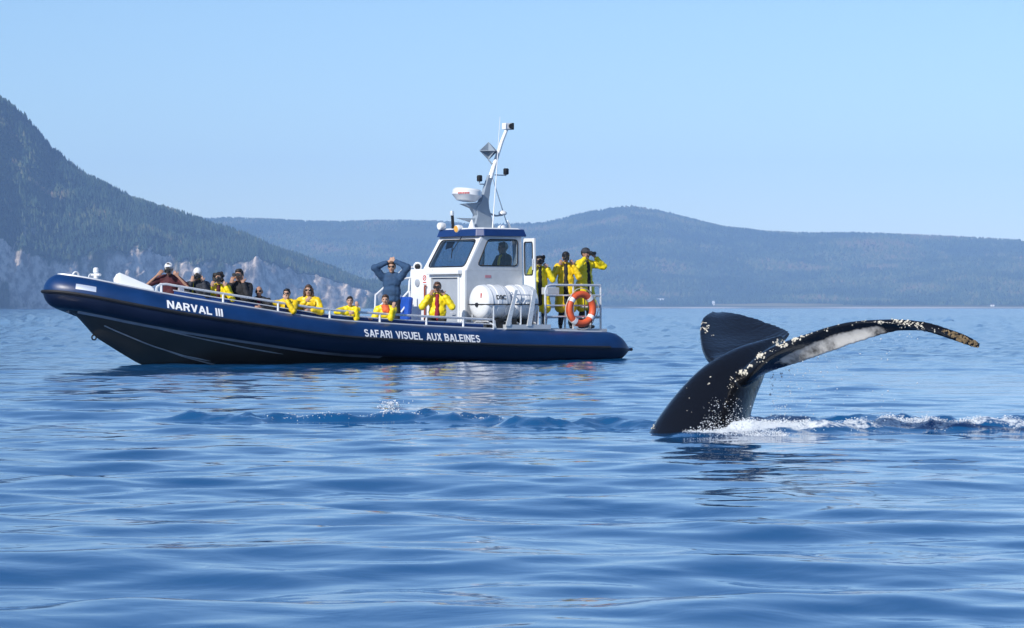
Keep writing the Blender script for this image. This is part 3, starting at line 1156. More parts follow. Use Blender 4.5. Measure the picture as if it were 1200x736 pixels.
# door
d = MB().box((FX - .045, (dl + dr) / 2, (DECK + .02 + dt - .02) / 2 + .01), (.035, dr - dl - .03, dt - DECK - .05)).build('cabin_door', 'door', boat, bevel=.006)
MB().tube([(FX + .015, dr - .12, 1.05), (FX + .05, dr - .12, 1.05), (FX + .05, dr - .24, 1.05)], .012, 6).build('handle', 'steel', d)
g = MB().frame([(FX + .003, dl - .06, DECK), (FX + .003, dr + .06, DECK), (FX + .003, dr + .06, dt + .06), (FX + .003, dl - .06, dt + .06)],
               [(FX + .003, dl, DECK + .01), (FX + .003, dr, DECK + .01), (FX + .003, dr, dt), (FX + .003, dl, dt)], (.02, 0, 0))
g.build('door_frame', 'white', boat)
# sloped step between bulkhead and windscreen
MB().prism([(FX, -.48, 1.90), (FX, W - .1, 1.90), (FX, W - .1, ZS + .0), (FX, -.48, ZS)], (.12, 0, -.0)).build('brow', 'white', boat, bevel=.02)
MB().lathe([(0, .085), (.02, .085), (.028, .07)], (FX + .001, -.98, 1.72), axis=(1, 0, 0), n=20).build('round_vent', 'door', boat, smooth=True)
s_ = MB().box((FX + .006, -.69, 1.80), (.008, .17, .22)).build('safety_sign', 'letter', boat)
g = MB()
for a in (math.radians(45), ):
    g.tube([(FX + .013, -.69 + .055 * math.cos(t), 1.83 + .055 * math.sin(t)) for t in np.linspace(0, 2 * math.pi, 16, endpoint=False)], .009, 5, closed=True)
    g.tube([(FX + .013, -.69 - .045, 1.785), (FX + .013, -.69 + .045, 1.875)], .008, 5)
    g.box((FX + .012, -.69, 1.73), (.006, .12, .022))
g.build('pictogram', 'red', s_)
MB().tube([(FX + .05, -.63, DECK + .02), (FX + .05, -.63, 1.62), (FX + .05, -.60, 1.66)], [.022, .022, .03], 8).build('boat_hook', 'redpole', boat, smooth=True)


# windows: frame, rubber gasket, pane
def lerp4(q, u, v):
    a, b, c, d = [Vector(p) for p in q]         # bl br tr tl
    return (a * (1 - u) + b * u) * (1 - v) + (d * (1 - u) + c * u) * v


def window(q, u0, u1, v0, v1, thick, nrm, fm='white'):
    """q: outer quad (bl, br, tr, tl); hole from u0..u1, v0..v1"""
    nrm = Vector(nrm).normalized()
    # rounded inner opening approximated by chamfered corners, outer to match
    def ring(e):
        pts = []
        cu, cv = .05, .09
        for (u, v, du, dv, first) in ((u0 - e, v0 - e, cu, cv, 0), (u1 + e, v0 - e, -cu, cv, 1), (u1 + e, v1 + e, -cu, -cv, 0), (u0 - e, v1 + e, cu, -cv, 1)):
            A = (u, v + dv)
            A2 = (u + du * .3, v + dv * .3)
            C = (u + du, v)
            pts += [A, A2, C] if first == 0 else [C, A2, A]
        return [lerp4(q, *p) for p in pts]
    inner = ring(0)
    k = [lerp4(q, 0, 0)] * 3 + [lerp4(q, 1, 0)] * 3 + [lerp4(q, 1, 1)] * 3 + [lerp4(q, 0, 1)] * 3
    # spread the outer points along the edges so that no face collapses
    outer = []
    for i, (u, v) in enumerate([(0, .12), (0, 0), (.1, 0), (.9, 0), (1, 0), (1, .12), (1, .88), (1, 1), (.9, 1), (.1, 1), (0, 1), (0, .88)]):
        outer.append(lerp4(q, u, v))
    f_ = MB().frame(outer, inner, nrm * -thick).build('window_frame', fm, boat)
    MB().tube([p + nrm * .004 for p in inner], .014, 6, closed=True).build('gasket', 'black_rubber', f_, smooth=True)
    MB().prism([p - nrm * thick * .45 for p in ring(.004)], nrm * -.006).build('pane', 'glass', f_)
    return f_


zi = .001
FB, FT = FX - .04, 2.80
qf = [(FB, -W, ZS), (FB, W, ZS), (FT, WT, ZR), (FT, -WT, ZR)]
nf = (Vector(qf[1]) - Vector(qf[0])).cross(Vector(qf[3]) - Vector(qf[0]))
window(qf, .09, .92, .10, .90, .05, nf)
wq = [lerp4(qf, .60, .05) + nf.normalized() * .02, lerp4(qf, .52, .45) + nf.normalized() * .03, lerp4(qf, .36, .70) + nf.normalized() * .03]
MB().tube([lerp4(qf, .55, .98) + nf.normalized() * .02, lerp4(qf, .50, .55) + nf.normalized() * .03], .009, 5).build('wiper_arm', 'black', boat)
MB().tube([lerp4(qf, .44, .70) + nf.normalized() * .025, lerp4(qf, .56, .34) + nf.normalized() * .025], .010, 5).build('wiper_blade', 'black', boat)
MB().prism([lerp4(qf, .16, .90) - nf.normalized() * .09, lerp4(qf, .34, .90) - nf.normalized() * .09, lerp4(qf, .32, .74) - nf.normalized() * .09, lerp4(qf, .20, .70) - nf.normalized() * .09], nf.normalized() * .02).build('sun_visor', 'black', boat)
MB().tube([(2.66 + .05 * math.sin(t), .35 + .19 * math.cos(t), 1.95 + .19 * math.sin(t)) for t in np.linspace(0, 2 * math.pi, 20, endpoint=False)], .015, 6, closed=True).build('steering_wheel', 'black', boat, smooth=True)
MB().box((2.95, -.25, 2.03), (.12, .36, .12)).build('instrument', 'black', boat, bevel=.02)
MB().box((2.95, .35, 2.03), (.10, .30, .10)).build('instrument', 'black', boat, bevel=.02)
MB().box((2.0, .35, 1.70), (.14, .46, .80), Euler((0, -.1, 0)).to_matrix()).build('helm_backrest', 'seat', boat, bevel=.05)
qs = [(FB - .03, W, ZS + .002), (AX, W, ZS + .002), (AX, WT, ZR), (FT - .06, WT, ZR)]
nS = (Vector(qs[1]) - Vector(qs[0])).cross(Vector(qs[3]) - Vector(qs[0]))
if nS.y < 0: nS = -nS
window(qs, .15, .90, .13, .90, .05, nS, 'alu')
qn = [(p[0], -p[1], p[2]) for p in qs]
window(qn, .12, .90, .10, .90, .05, (nS.x, -nS.y, nS.z), 'alu')
qb = [(AX + .03, -W + .06, ZS), (AX + .03, W - .06, ZS), (AX + .03, WT - .06, ZR - .004), (AX + .03, -WT + .06, ZR - .004)]
window(qb, .12, .88, .08, .90, .04, (-1, 0, 0), 'alu')
MB().box((AX + .03, -.2, (AFT + ZS) / 2), (.05, 1.0, ZS - AFT)).build('cabin_back', 'alu', boat)
# roof with navy fascia
o_ = .05
rp = [(FT + .12, -WT + .05), (FT + .12, WT - .05), (FT - .02, WT + .09), (AX - .10, WT + .07), (AX - .16, WT - .05), (AX - .16, -WT + .05), (AX - .10, -WT - .07), (FT - .02, -WT - .09)]
g = MB()
lo = [(x, y, ZR + .002) for x, y in rp]
hi = [(2.25 + (x - 2.25) * .94, y * .94, ZR + .16) for x, y in rp]
n = len(rp)
g.add(lo + hi, [tuple(reversed(range(n))), tuple(range(n, 2 * n))] + [(i, (i + 1) % n, n + (i + 1) % n, n + i) for i in range(n)])
roof = g.build('cabin_roof', 'navy_paint', boat, bevel=.015)
g = MB()
lo = [(2.25 + (x - 2.25) * .86, y * .86, ZR + .158) for x, y in rp]
hi = [(2.25 + (x - 2.25) * .80, y * .80, ZR + .19) for x, y in rp]
g.add(lo + hi, [tuple(reversed(range(n))), tuple(range(n, 2 * n))] + [(i, (i + 1) % n, n + (i + 1) % n, n + i) for i in range(n)])
g.build('roof_top', 'white', roof)
# floodlights along the roof front
def flood(p, m_, r=.085):
    g = MB()
    ax = Vector((1, 0, -.12))
    g.lathe([(-.10, .03), (-.09, r * .75), (-.02, r), (.05, r), (.06, r * .93)], p, axis=ax, n=18)
    o = g.build('floodlight', 'white', boat, smooth=True)
    MB().lathe([(0, r * .9), (.012, r * .8)], Vector(p) + ax.normalized() * .058, axis=ax, n=18).build('lens', m_, o, smooth=True)
    MB().tube([Vector(p) + Vector((-.05, 0, -.16)), Vector(p) + Vector((-.05, 0, -r * .8))], .015, 6).build('bracket', 'steel', o)
    return o


flood(B(517, 265, -.62), 'letter')
flood(B(537, 268, .0), 'amber')
flood(B(559, 272, .62), 'letter')
# open door swung out to port behind the side window
px0 = AX - .04
qd = [(px0, W + .02, AFT + .04), (px0, W + .42, AFT + .04), (px0, W + .38, 2.70), (px0, WT + .02, 2.70)]
q2 = [lerp4(qd, u, v) for u, v in ((0, .56), (1, .56), (1, 1), (0, 1))]
window(q2, .10, .84, .06, .90, .04, (1, 0, 0))
MB().prism([lerp4(qd, 0, 0), lerp4(qd, 1, 0), lerp4(qd, 1, .56), lerp4(qd, 0, .56)], (-.04, 0, 0)).build('open_door', 'white', boat, bevel=.006)
MB().tube([(px0 + .03, W + .36, 2.25), (px0 + .03, W + .36, 2.0)], .012, 6).build('door_handle', 'steel', boat, smooth=True)

# small name plate under the side window
MB().box(tuple(B(572, 324, W + .004)), (.16, .008, .06)).build('builder_plate', mat('plate', (.42, .20, .24), .6), boat)

# ---- mast
Y0 = 0.0
mp_ = [B(x, y, Y0) for x, y in ((566, 268), (569, 250), (574, 226), (579, 205), (586, 178), (592, 152))]
g = MB()


def mast_blade(rows):
    vv = []
    for (xl, xr, yp, hw) in rows:
        a = B(xl, yp, Y0)
        b = B(xr, yp, Y0)
        vv += [(a.x, hw, a.z), (b.x, hw * .7, b.z), (b.x, -hw * .7, b.z), (a.x, -hw, a.z)]
    n = len(rows)
    ff = [(i * 4 + k, i * 4 + (k + 1) % 4, (i + 1) * 4 + (k + 1) % 4, (i + 1) * 4 + k) for i in range(n - 1) for k in range(4)]
    ff += [(3, 2, 1, 0), (4 * (n - 1), 4 * (n - 1) + 1, 4 * (n - 1) + 2, 4 * (n - 1) + 3)]
    return vv, ff


vv, ff = mast_blade([(552, 579, 270, .13), (554.5, 576, 262, .11), (557, 573.5, 252, .10), (556, 571.5, 244, .09), (562, 571, 236, .085), (565, 572.5, 228, .07), (568, 574, 218, .05), (572, 577.5, 205, .04)])
mast = MB().add(vv, ff).build('mast', 'mast', boat, bevel=.006)
MB().tube([B(574.5, 209, Y0), B(579, 194, Y0), B(588, 166, Y0), B(594, 151, Y0)], [.06, .05, .042, .038], 10).build('mast_pole', 'white', mast, smooth=True)
# radar dome on its bracket
rc = B(547, 229, .0)
r_ = MB().lathe([(-.14, .12), (-.12, .22), (-.02, .31), (.0, .335), (.10, .325), (.14, .29), (.15, .2)], rc, axis=(-.10, 0, 1), n=30).build('radar_dome', 'white', mast, smooth=True)
g = MB()
for k in range(6):
    a = math.radians(-78 + k * 11)
    c_ = Vector((math.cos(a) * -1, 0, 0))
fa = math.atan2(.81, .588)      # towards the camera in boat axes
for k in range(7):
    a = fa + math.radians(8 - k * 6.5)
    g.box((rc.x + .338 * math.cos(a), rc.y + .338 * math.sin(a), rc.z + .045), (.006, .026, .035), Euler((0, 0, a)).to_matrix())
g.build('dome_lettering', 'red', r_)
MB().prism([(B(540, 239, 0).x, -.07, B(540, 239, 0).z), (B(562, 237, 0).x, -.07, B(562, 237, 0).z), (B(559, 256, 0).x, -.07, B(559, 256, 0).z), (B(552, 244, 0).x, -.07, B(552, 244, 0).z)], (0, .14, 0)).build('radar_bracket', 'mast', mast)
# octahedral radar reflector
c = B(572.5, 177, -.05)
h_, s2 = .20, .25
g = MB()
for (ax1, ax2) in (((1, 0, 0), (0, 0, 1)), ((0, 1, 0), (0, 0, 1)), ((1, 0, 0), (0, 1, 0))):
    a, b = Vector(ax1), Vector(ax2)
    nn = a.cross(b).normalized() * .006
    sa = s2
    sb = h_ if b.z else s2
    g.prism([c + a * sa - nn, c + b * sb - nn, c - a * sa - nn, c - b * sb - nn], nn * 2)
g.build('radar_reflector', 'mast', mast)
MB().tube([c + Vector((0, 0, -.2)), B(576, 192, 0), B(580, 192, 0)], .018, 6).build('reflector_arm', 'mast', mast, smooth=True)
# camera / light box at the masthead, side lamps
tb = B(594, 148, 0)
o = MB().box(tb, (.17, .15, .14)).build('masthead_camera', 'letter', mast, bevel=.01)
MB().lathe([(0, .055), (.06, .06)], tb + Vector((-.06, .06, 0)), axis=(.3, 1, 0), n=14).build('lens', 'black', o, smooth=True)
MB().box(tb + Vector((-.11, 0, 0)), (.06, .16, .15)).build('hood', 'black', o)
for (lx, ly, ax_, ay_) in ((562, 209, 569, 216), (593, 201, 580, 205)):
    p = B(lx, ly, 0)
    q = B(ax_, ay_, 0)
    a_ = MB().tube([q, Vector((p.x, 0, q.z)), p + Vector((0, 0, -.07))], .016, 6).build('lamp_arm', 'mast', mast, smooth=True)
    MB().lathe([(-.07, .05), (-.05, .062), (.05, .062), (.07, .045)], p, n=14).build('navigation_lamp', 'black', mast, smooth=True)
# forward lamp post and horizontal bracket
p = B(529, 254, -.2)
MB().tube([B(531, 268, -.2), B(530, 252, -.2)], .035, 8).build('lamp_post', 'black', mast, smooth=True)
MB().lathe([(-.05, .045), (0, .05), (.05, .04)], B(529.5, 250, -.2), n=12).build('navigation_lamp', 'steel', mast, smooth=True)
MB().prism([B(534, 255.5, -.04), B(558, 256, -.04), B(556, 263, -.04), B(546, 259, -.04)], (0, .08, 0)).build('forward_bracket', 'mast', mast)
MB().lathe([(0, .09), (.12, .05), (.2, .015)], B(553, 268, .15), n=12).build('horn', 'white', mast, smooth=True)
# whip aerials
MB().tube([B(577, 270, .25), B(581, 215, .2), B(586, 137, .15)], [.014, .011, .005], 6).build('whip_aerial', 'letter', mast, smooth=True)
MB().tube([B(594, 262, -.3), B(577, 208, -.1)], [.013, .011], 6).build('aerial_stay', 'letter', mast, smooth=True)
MB().lathe([(0, .07), (.03, .10), (.07, .09), (.10, .04)], B(589, 252, -.1), n=16).build('satellite_dome', 'white', mast, smooth=True)
MB().tube([B(573, 250, 0), B(581, 253, -.05), B(589, 252, -.1)], .022, 6).build('dome_arm', 'mast', mast, smooth=True)
MB().lathe([(0, .10), (.05, .09), (.09, .03)], B(588, 268, .1), n=14).build('roof_hatch', 'white', mast, smooth=True)
MB().prism([B(593, 272, -.1), B(600, 273, -.1), B(594, 258, -.1)], (0, .05, 0)).build('aerial_bracket', 'white', mast)

# starboard boarding rails, forward of the bulkhead
for pts in ([B(439, 372, -1.25), B(440, 346, -1.25), B(463, 325, -1.25), B(474, 314, -1.25), B(488, 313, -1.25)],
            [B(439, 364, -1.0), B(456, 349, -1.0), B(468, 340, -1.0)],
            [B(468, 372, -1.25), B(469, 352, -1.25), B(479, 341, -1.25), B(480, 326, -1.25)],
            [B(470, 366, -.9), B(480, 352, -.9), B(480, 341, -.9)],
            [B(463, 333, -1.25), B(470, 327, -1.25), B(484, 325, -1.25)]):
    MB().tube(pts, .022, 7).build('boarding_rail', 'white', boat, smooth=True)
o = MB().lathe([(-.08, .03), (-.06, .09), (.06, .10), (.07, .08)], B(490, 312, -1.1), axis=(.6, .6, -.1), n=18).build('searchlight', 'white', boat, smooth=True)
MB().lathe([(0, .075), (.01, .06)], B(490, 312, -1.1) + Vector((.6, .6, -.1)).normalized() * .065, axis=(.6, .6, -.1), n=18).build('lens', 'black', o, smooth=True)

# helm seats in front of the bulkhead (blue jockey seats)
for (yy, xx) in ((-.95, 3.85), ):
    s_ = MB().box((xx, yy, .72), (.5, .42, .12)).build('helm_seat', 'seat', boat, bevel=.04)
    MB().box((xx - .20, yy, 1.08), (.12, .44, .66), Euler((0, -.12, 0)).to_matrix()).build('backrest', 'seat', s_, bevel=.05)
    MB().box((xx, yy, .50), (.35, .30, .30)).build('pedestal', 'white', s_)

# ---- life raft cradle (the canisters themselves are things of their own, below)
RY, RZ = 1.36, 1.29
CX1, CX2 = 2.9, 2.2
for x in (3.18, 2.72, 2.45, 1.98):
    g = MB()
    g.tube([(x, RY + .42, AFT), (x - .02, RY + .40, AFT + .50)], .018, 6)
    g.tube([(x, RY - .38, AFT), (x, RY - .36, AFT + .45)], .018, 6)
    g.tube([(x, RY + .41, AFT + .10), (x, RY + .2, AFT + .17), (x, RY - .2, AFT + .17), (x, RY - .37, AFT + .10)], .018, 6)
    g.build('cradle_frame', 'steel', boat, smooth=True)
g = MB().prism([B(592, 382, RY + .44), B(597, 382, RY + .44), B(606, 340, RY + .44), B(603, 340, RY + .44)], (0, .03, 0)).build('cradle_strut', 'steel', boat)
g = MB().prism([B(617, 382, RY + .44), B(622, 382, RY + .44), B(628, 340, RY + .44), B(624, 340, RY + .44)], (0, .03, 0)).build('cradle_strut', 'steel', boat)
MB().tube([B(597, 345, RY + .44), B(628, 346, RY + .44)], .014, 6).build('cradle_bar', 'steel', boat, smooth=True)
MB().tube([B(599, 342, RY + .44), B(613, 356, RY + .44), B(621, 341, RY + .44)], .012, 6).build('cradle_brace', 'steel', boat, smooth=True)
MB().box(((CX1 + CX2) / 2 - .3, RY + .1, AFT + .05), (1.2, .7, .10)).build('cradle_base', 'alu', boat)
for x in (2.9, 2.55, 2.2):
    MB().box((x, RY + .1, AFT + .11), (.2, .4, .22)).build('battery_box', 'black', boat, bevel=.02)

# ---- stern rails
sr = 1.62
def srail(px_, py_): return B(px_, py_, sr)
zt = B(640, 334, sr).z
xl, xr = B(639, 334, sr).x, B(704, 334, sr).x
top = [(xl, sr, AFT - .02), (xl, sr, zt - .12), (xl - .04, sr, zt - .03), (xl - .14, sr, zt), (xr + .05, sr, zt), (xr, sr, zt - .05), (xr, sr, AFT - .02)]
MB().tube(top, .026, 8).build('stern_rail', 'steel', boat, smooth=True)
for py_ in (346, 358, 371):
    z = B(640, py_, sr).z
    MB().tube([(xl, sr, z), (xr, sr, z)], .018, 7).build('stern_rail_bar', 'steel', boat, smooth=True)
MB().tube([((xl + xr) / 2, sr, AFT - .02), ((xl + xr) / 2, sr, zt)], .02, 7).build('stern_rail_post', 'steel', boat, smooth=True)
for yy in (1.25, 0.3, -.6, -1.5):
    MB().tube([(xr, yy, AFT - .02), (xr, yy, zt)], .022, 7).build('stern_rail_post', 'steel', boat, smooth=True)
for z in (zt, zt - .24, zt - .48, zt - .72):
    MB().tube([(xr, sr, z), (xr, -sr, z)], .02, 7).build('stern_rail_bar', 'steel', boat, smooth=True)
MB().tube([(xr, -sr, AFT), (xr, -sr, zt), (xl, -sr, zt), (xl, -sr, AFT)], .024, 7).build('stern_rail', 'steel', boat, smooth=True)
for z in (zt - .24, zt - .48): MB().tube([(xr, -sr, z), (xl, -sr, z)], .018, 7).build('stern_rail_bar', 'steel', boat, smooth=True)
p = B(645, 341, 1.35)
MB().box((p.x, 1.35, p.z), (.34, .22, .16)).build('control_box', 'alu', boat, bevel=.02)
for k in range(3):
    MB().tube([(xr + .05, 1.1 + .12 * k, AFT), (xr + .02, 1.05 + .16 * k, zt - .2), (xr + .1, 1.3, zt - .1)], .012, 5).build('hose', 'black', boat, smooth=True)

# ------------------------------------------------------------------ life raft canisters and lifebuoy: things resting on / hanging from the boat
def life_raft(xc, L, label, mark):
    root = bpy.data.objects.new('life_raft_canister', None)
    col.objects.link(root)
    root.location = BW((xc, RY, RZ))
    root.rotation_euler.z = boat.rotation_euler.z
    R = .37
    h = L / 2
    prof = [(-h, .10), (-h + .008, .22), (-h + .03, .31), (-h + .07, R - .01), (-h + .10, R), (-.05, R), (-.045, R + .012), (.045, R + .012), (.05, R), (h - .10, R), (h - .07, R - .01), (h - .03, .31), (h - .008, .22), (h, .10)]
    MB().lathe(prof, (0, 0, 0), axis=(1, 0, 0), n=36).build('shell', 'white', root, smooth=True, angle=50)
    # joint between the two halves: a flat flange all round
    g = MB()
    ring = [(h - .06, R + .012), (h + .008, .2), (h + .008, -.2), (h - .06, -R - .012), (-h + .06, -R - .012), (-h - .008, -.2), (-h - .008, .2), (-h + .06, R + .012)]
    g.tube([(x, y, -.05) for x, y in ring], .012, 6, closed=True)
    g.build('seam', 'black_rubber', root, smooth=True)
    for x in (-.25 * L, .25 * L):
        g = MB()
        g.tube([(x, (R + .008) * math.cos(a), (R + .008) * math.sin(a)) for a in np.linspace(0, 2 * math.pi, 32, endpoint=False)], .009, 5, closed=True)
        g.build('lashing_strap', 'door', root, smooth=True)
    if mark:
        MB().lathe([(0, .05), (.03, .045)], (h, .03, -.06), axis=(1, 0, 0), n=14).build('drain_port', 'black', root, smooth=True)
        MB().box((h - .012, .17, .14), (.02, .035, .10)).build('red_mark', 'red', root)
        cu = bpy.data.curves.new('mark', 'FONT')
        cu.body = 'DBC'
        cu.size = .13
        cu.offset = .004
        cu.extrude = .001
        ob = bpy.data.objects.new('mark', cu)
        col.objects.link(ob)
        me = bpy.data.meshes.new_from_object(ob.evaluated_get(bpy.context.evaluated_depsgraph_get()))
        bpy.data.objects.remove(ob)
        for v in me.vertices:
            a = (v.co.y + .06) / R
            v.co = (.10 - v.co.x, (R + .014) * math.cos(a), (R + .014) * math.sin(a))
        me.materials.clear()
        me.materials.append(M['black'])
        o2 = bpy.data.objects.new('maker_mark', me)
        col.objects.link(o2)
        o2.parent = root
    tag(root, label, 'life raft', 'life raft canisters on the cabin side')


life_raft(2.965, .74, 'white life raft canister marked DBC beside the cabin', True)
life_raft(2.215, .72, 'plain white life raft canister behind steel struts, nearest the stern rail', False)

lb = bpy.data.objects.new('lifebuoy', None)
col.objects.link(lb)
bc = B(681, 362, sr + .09)
lb.location = BW(bc)
lb.rotation_euler.z = boat.rotation_euler.z
R0, r0 = .325, .085
ringp = [(R0 * math.cos(a), 0, R0 * math.sin(a)) for a in np.linspace(0, 2 * math.pi, 48, endpoint=False)]
MB().tube(ringp, r0 * .92, 14, closed=True).build('ring', 'orange', lb, smooth=True)
for a0 in (.62, 2.35, 3.75, 5.35):
    arc = [(R0 * math.cos(a), 0, R0 * math.sin(a)) for a in np.linspace(a0 - .13, a0 + .13, 6)]
    MB().tube(arc, r0 * .92 + .006, 14).build('reflective_band', 'letter', lb, smooth=True)
g = MB()
for k in range(4):
    a0, a1 = (.62, 2.35, 3.75, 5.35)[k], (2.35, 3.75, 5.35, .62 + 2 * math.pi)[k]
    arc = []
    for t in np.linspace(0, 1, 9):
        a = a0 + (a1 - a0) * t
        rr_ = R0 + r0 * .98 + .05 * math.sin(math.pi * t)
        arc.append((rr_ * math.cos(a), .03, rr_ * math.sin(a)))
    g.tube(arc, .010, 5)
g.build('grab_line', 'rope', lb, smooth=True)
tag(lb, 'orange ring lifebuoy with white bands hanging on the stern rail', 'lifebuoy')


# ------------------------------------------------------------------ remeshed bodies: overlapping solids fused into one skin
def ell(c, r, rot=None, seg_=14, ring=9):
    c = Vector(c)
    vs = [c + (rot @ Vector((0, 0, r[2])) if rot else Vector((0, 0, r[2])))]
    fs = []
    for i in range(1, ring):
        th = math.pi * i / ring
        for k in range(seg_):
            a = 2 * math.pi * k / seg_
            p = Vector((r[0] * math.sin(th) * math.cos(a), r[1] * math.sin(th) * math.sin(a), r[2] * math.cos(th)))
            vs.append(c + (rot @ p if rot else p))
    vs.append(c - (rot @ Vector((0, 0, r[2])) if rot else Vector((0, 0, r[2]))))
    for k in range(seg_): fs.append((0, 1 + k, 1 + (k + 1) % seg_))
    for i in range(ring - 2):
        for k in range(seg_):
            a = 1 + i * seg_
            fs.append((a + k, a + seg_ + k, a + seg_ + (k + 1) % seg_, a + (k + 1) % seg_))
    e = len(vs) - 1
    a = 1 + (ring - 2) * seg_
    for k in range(seg_): fs.append((a + k, e, a + (k + 1) % seg_))
    return vs, fs


def capsule(a, b, ra, rb, n=12):
    a, b = Vector(a), Vector(b)
    d = (b - a)
    L = d.length
    d = d / L if L > 1e-6 else Vector((0, 0, 1))
    pts = [a - d * ra * .98, a - d * ra * .85, a - d * ra * .5, a, b, b + d * rb * .5, b + d * rb * .85, b + d * rb * .98]
    rs = [ra * .2, ra * .53, ra * .866, ra, rb, rb * .866, rb * .53, rb * .2]
    g = MB().tube(pts, rs, n)
    return g.v, g.f


class Soft:
    def __init__(self):
        self.mb = MB()

    def e(self, c, r, rot=None):
        self.mb.add(*ell(c, r, rot))
        return self

    def c(self, a, b, ra, rb=None):
        self.mb.add(*capsule(a, b, ra, ra if rb is None else rb))
        return self

    def fuse(self, name, m, voxel, parent=None, smooth_it=3, wrinkle=0.0, wscale=9.0, seed=0.0, taubin=0):
        me = bpy.data.meshes.new(name)
        me.from_pydata(self.mb.v, [], self.mb.f)
        bm = bmesh.new()
        bm.from_mesh(me)
        bmesh.ops.recalc_face_normals(bm, faces=bm.faces)
        bm.to_mesh(me)
        bm.free()
        tmp = bpy.data.objects.new('tmp', me)
        col.objects.link(tmp)
        r = tmp.modifiers.new('r', 'REMESH')
        r.mode = 'VOXEL'
        r.voxel_size = voxel
        if smooth_it:
            sm = tmp.modifiers.new('s', 'SMOOTH')
            sm.factor = 0.5
            sm.iterations = smooth_it
        for q in range(taubin):                    # smooths the voxel steps without shrinking thin edges
            for fct in (.6, -.62):
                sm = tmp.modifiers.new('t', 'SMOOTH')
                sm.factor = fct
                sm.iterations = 1
        o = bpy.data.objects.new(name, bpy.data.meshes.new(name))
        o.data.materials.append(M[m] if isinstance(m, str) else m)
        col.objects.link(o)
        if parent: o.parent = parent
        QUEUE.append((o, tmp, wrinkle, wscale, seed))
        return o


QUEUE = []


def flush():
    """run all waiting fusions in one evaluation"""
    dg = bpy.context.evaluated_depsgraph_get()
    for o, tmp, wrinkle, wscale, seed in QUEUE:
        out = bpy.data.meshes.new_from_object(tmp.evaluated_get(dg))
        out.name = o.name
        if wrinkle:
            for v in out.vertices:
                p = v.co * wscale + Vector((seed, seed * 2, 0))
                v.co += v.normal * wrinkle * (noise.noise(p) + .5 * noise.noise(p * 2.3))
        out.polygons.foreach_set('use_smooth', np.ones(len(out.polygons), dtype=bool))
        mt = o.data.materials[0]
        out.materials.clear()
        out.materials.append(mt)
        o.data = out
    for q in QUEUE: bpy.data.objects.remove(q[1])
    QUEUE.clear()


# ------------------------------------------------------------------ the humpback's tail
def whale_material():
    m = bpy.data.materials.new('whale_skin')
    m.use_nodes = True
    nt = m.node_tree
    b = nt.nodes['Principled BSDF']
    b.inputs['Roughness'].default_value = 0.24
    b.inputs['Specular IOR Level'].default_value = 0.46
    geo = nt.nodes.new('ShaderNodeTexCoord')
    n = nt.nodes.new('ShaderNodeTexNoise')
    n.inputs['Scale'].default_value = 7
    n.inputs['Detail'].default_value = 8
    n.inputs['Roughness'].default_value = 0.62
    nt.links.new(geo.outputs['Object'], n.inputs['Vector'])
    at = nt.nodes.new('ShaderNodeAttribute')
    at.attribute_name = 'pale'
    ad = nt.nodes.new('ShaderNodeMath')
    ad.operation = 'ADD'
    nt.links.new(at.outputs['Fac'], ad.inputs[0])
    nt.links.new(n.outputs['Fac'], ad.inputs[1])
    mr = nt.nodes.new('ShaderNodeMapRange')
    mr.inputs['From Min'].default_value = 0.85
    mr.inputs['From Max'].default_value = 1.12
    nt.links.new(ad.outputs[0], mr.inputs['Value'])
    mx = nt.nodes.new('ShaderNodeMix')
    mx.data_type = 'RGBA'
    mx.inputs['A'].default_value = (0.006, 0.0065, 0.009, 1)
    mx.inputs['B'].default_value = (0.46, 0.45, 0.43, 1)
    nt.links.new(mr.outputs['Result'], mx.inputs['Factor'])
    nt.links.new(mx.outputs['Result'], b.inputs['Base Color'])
    n2 = nt.nodes.new('ShaderNodeTexNoise')
    n2.inputs['Scale'].default_value = 22
    n2.inputs['Detail'].default_value = 4
    nt.links.new(geo.outputs['Object'], n2.inputs['Vector'])
    bp = nt.nodes.new('ShaderNodeBump')
    bp.inputs['Strength'].default_value = 0.17
    bp.inputs['Distance'].default_value = 0.03
    nt.links.new(n2.outputs['Fac'], bp.inputs['Height'])
    nt.links.new(bp.outputs['Normal'], b.inputs['Normal'])
    rr_ = nt.nodes.new('ShaderNodeMapRange')
    rr_.inputs['To Min'].default_value = 0.05
    rr_.inputs['To Max'].default_value = 0.26
    nt.links.new(n.outputs['Fac'], rr_.inputs['Value'])
    nt.links.new(rr_.outputs['Result'], b.inputs['Roughness'])
    return m


whale = bpy.data.objects.new('humpback_whale', None)
col.objects.link(whale)
wo = ray_at(820, 507, 28.6)
wo.z = 0
whale.location = wo
tag(whale, 'black humpback whale tail arching out of the water with barnacled fluke', 'whale')


def WP(x, y, d): return ray_at(x, y, d) - wo


S = MB()
# peduncle: stacked sections; each row: left px, right px, row px, depth, half width along the view
secs = [((700, 640), (850, 668), 27.4, .58), ((738, 556), (868, 580), 28.1, .52), ((758, 512), (877, 508), 28.6, .44), ((774, 486), (880, 486), 28.75, .38), ((795, 459), (886, 466), 28.9, .32),
        ((816, 437), (894, 446), 29.05, .28), ((838, 421), (899, 432), 29.2, .25), ((866, 407), (906, 421), 29.4, .22), ((893, 399), (914, 408), 29.6, .16), ((915, 393), (921, 399), 29.75, .08)]
rows_ = []
for (l, r, d, hw) in secs:
    rows_.append((WP(l[0], l[1], d - .0), WP(r[0], r[1], d + .12), hw))
n = 40
vv = []
sub = []
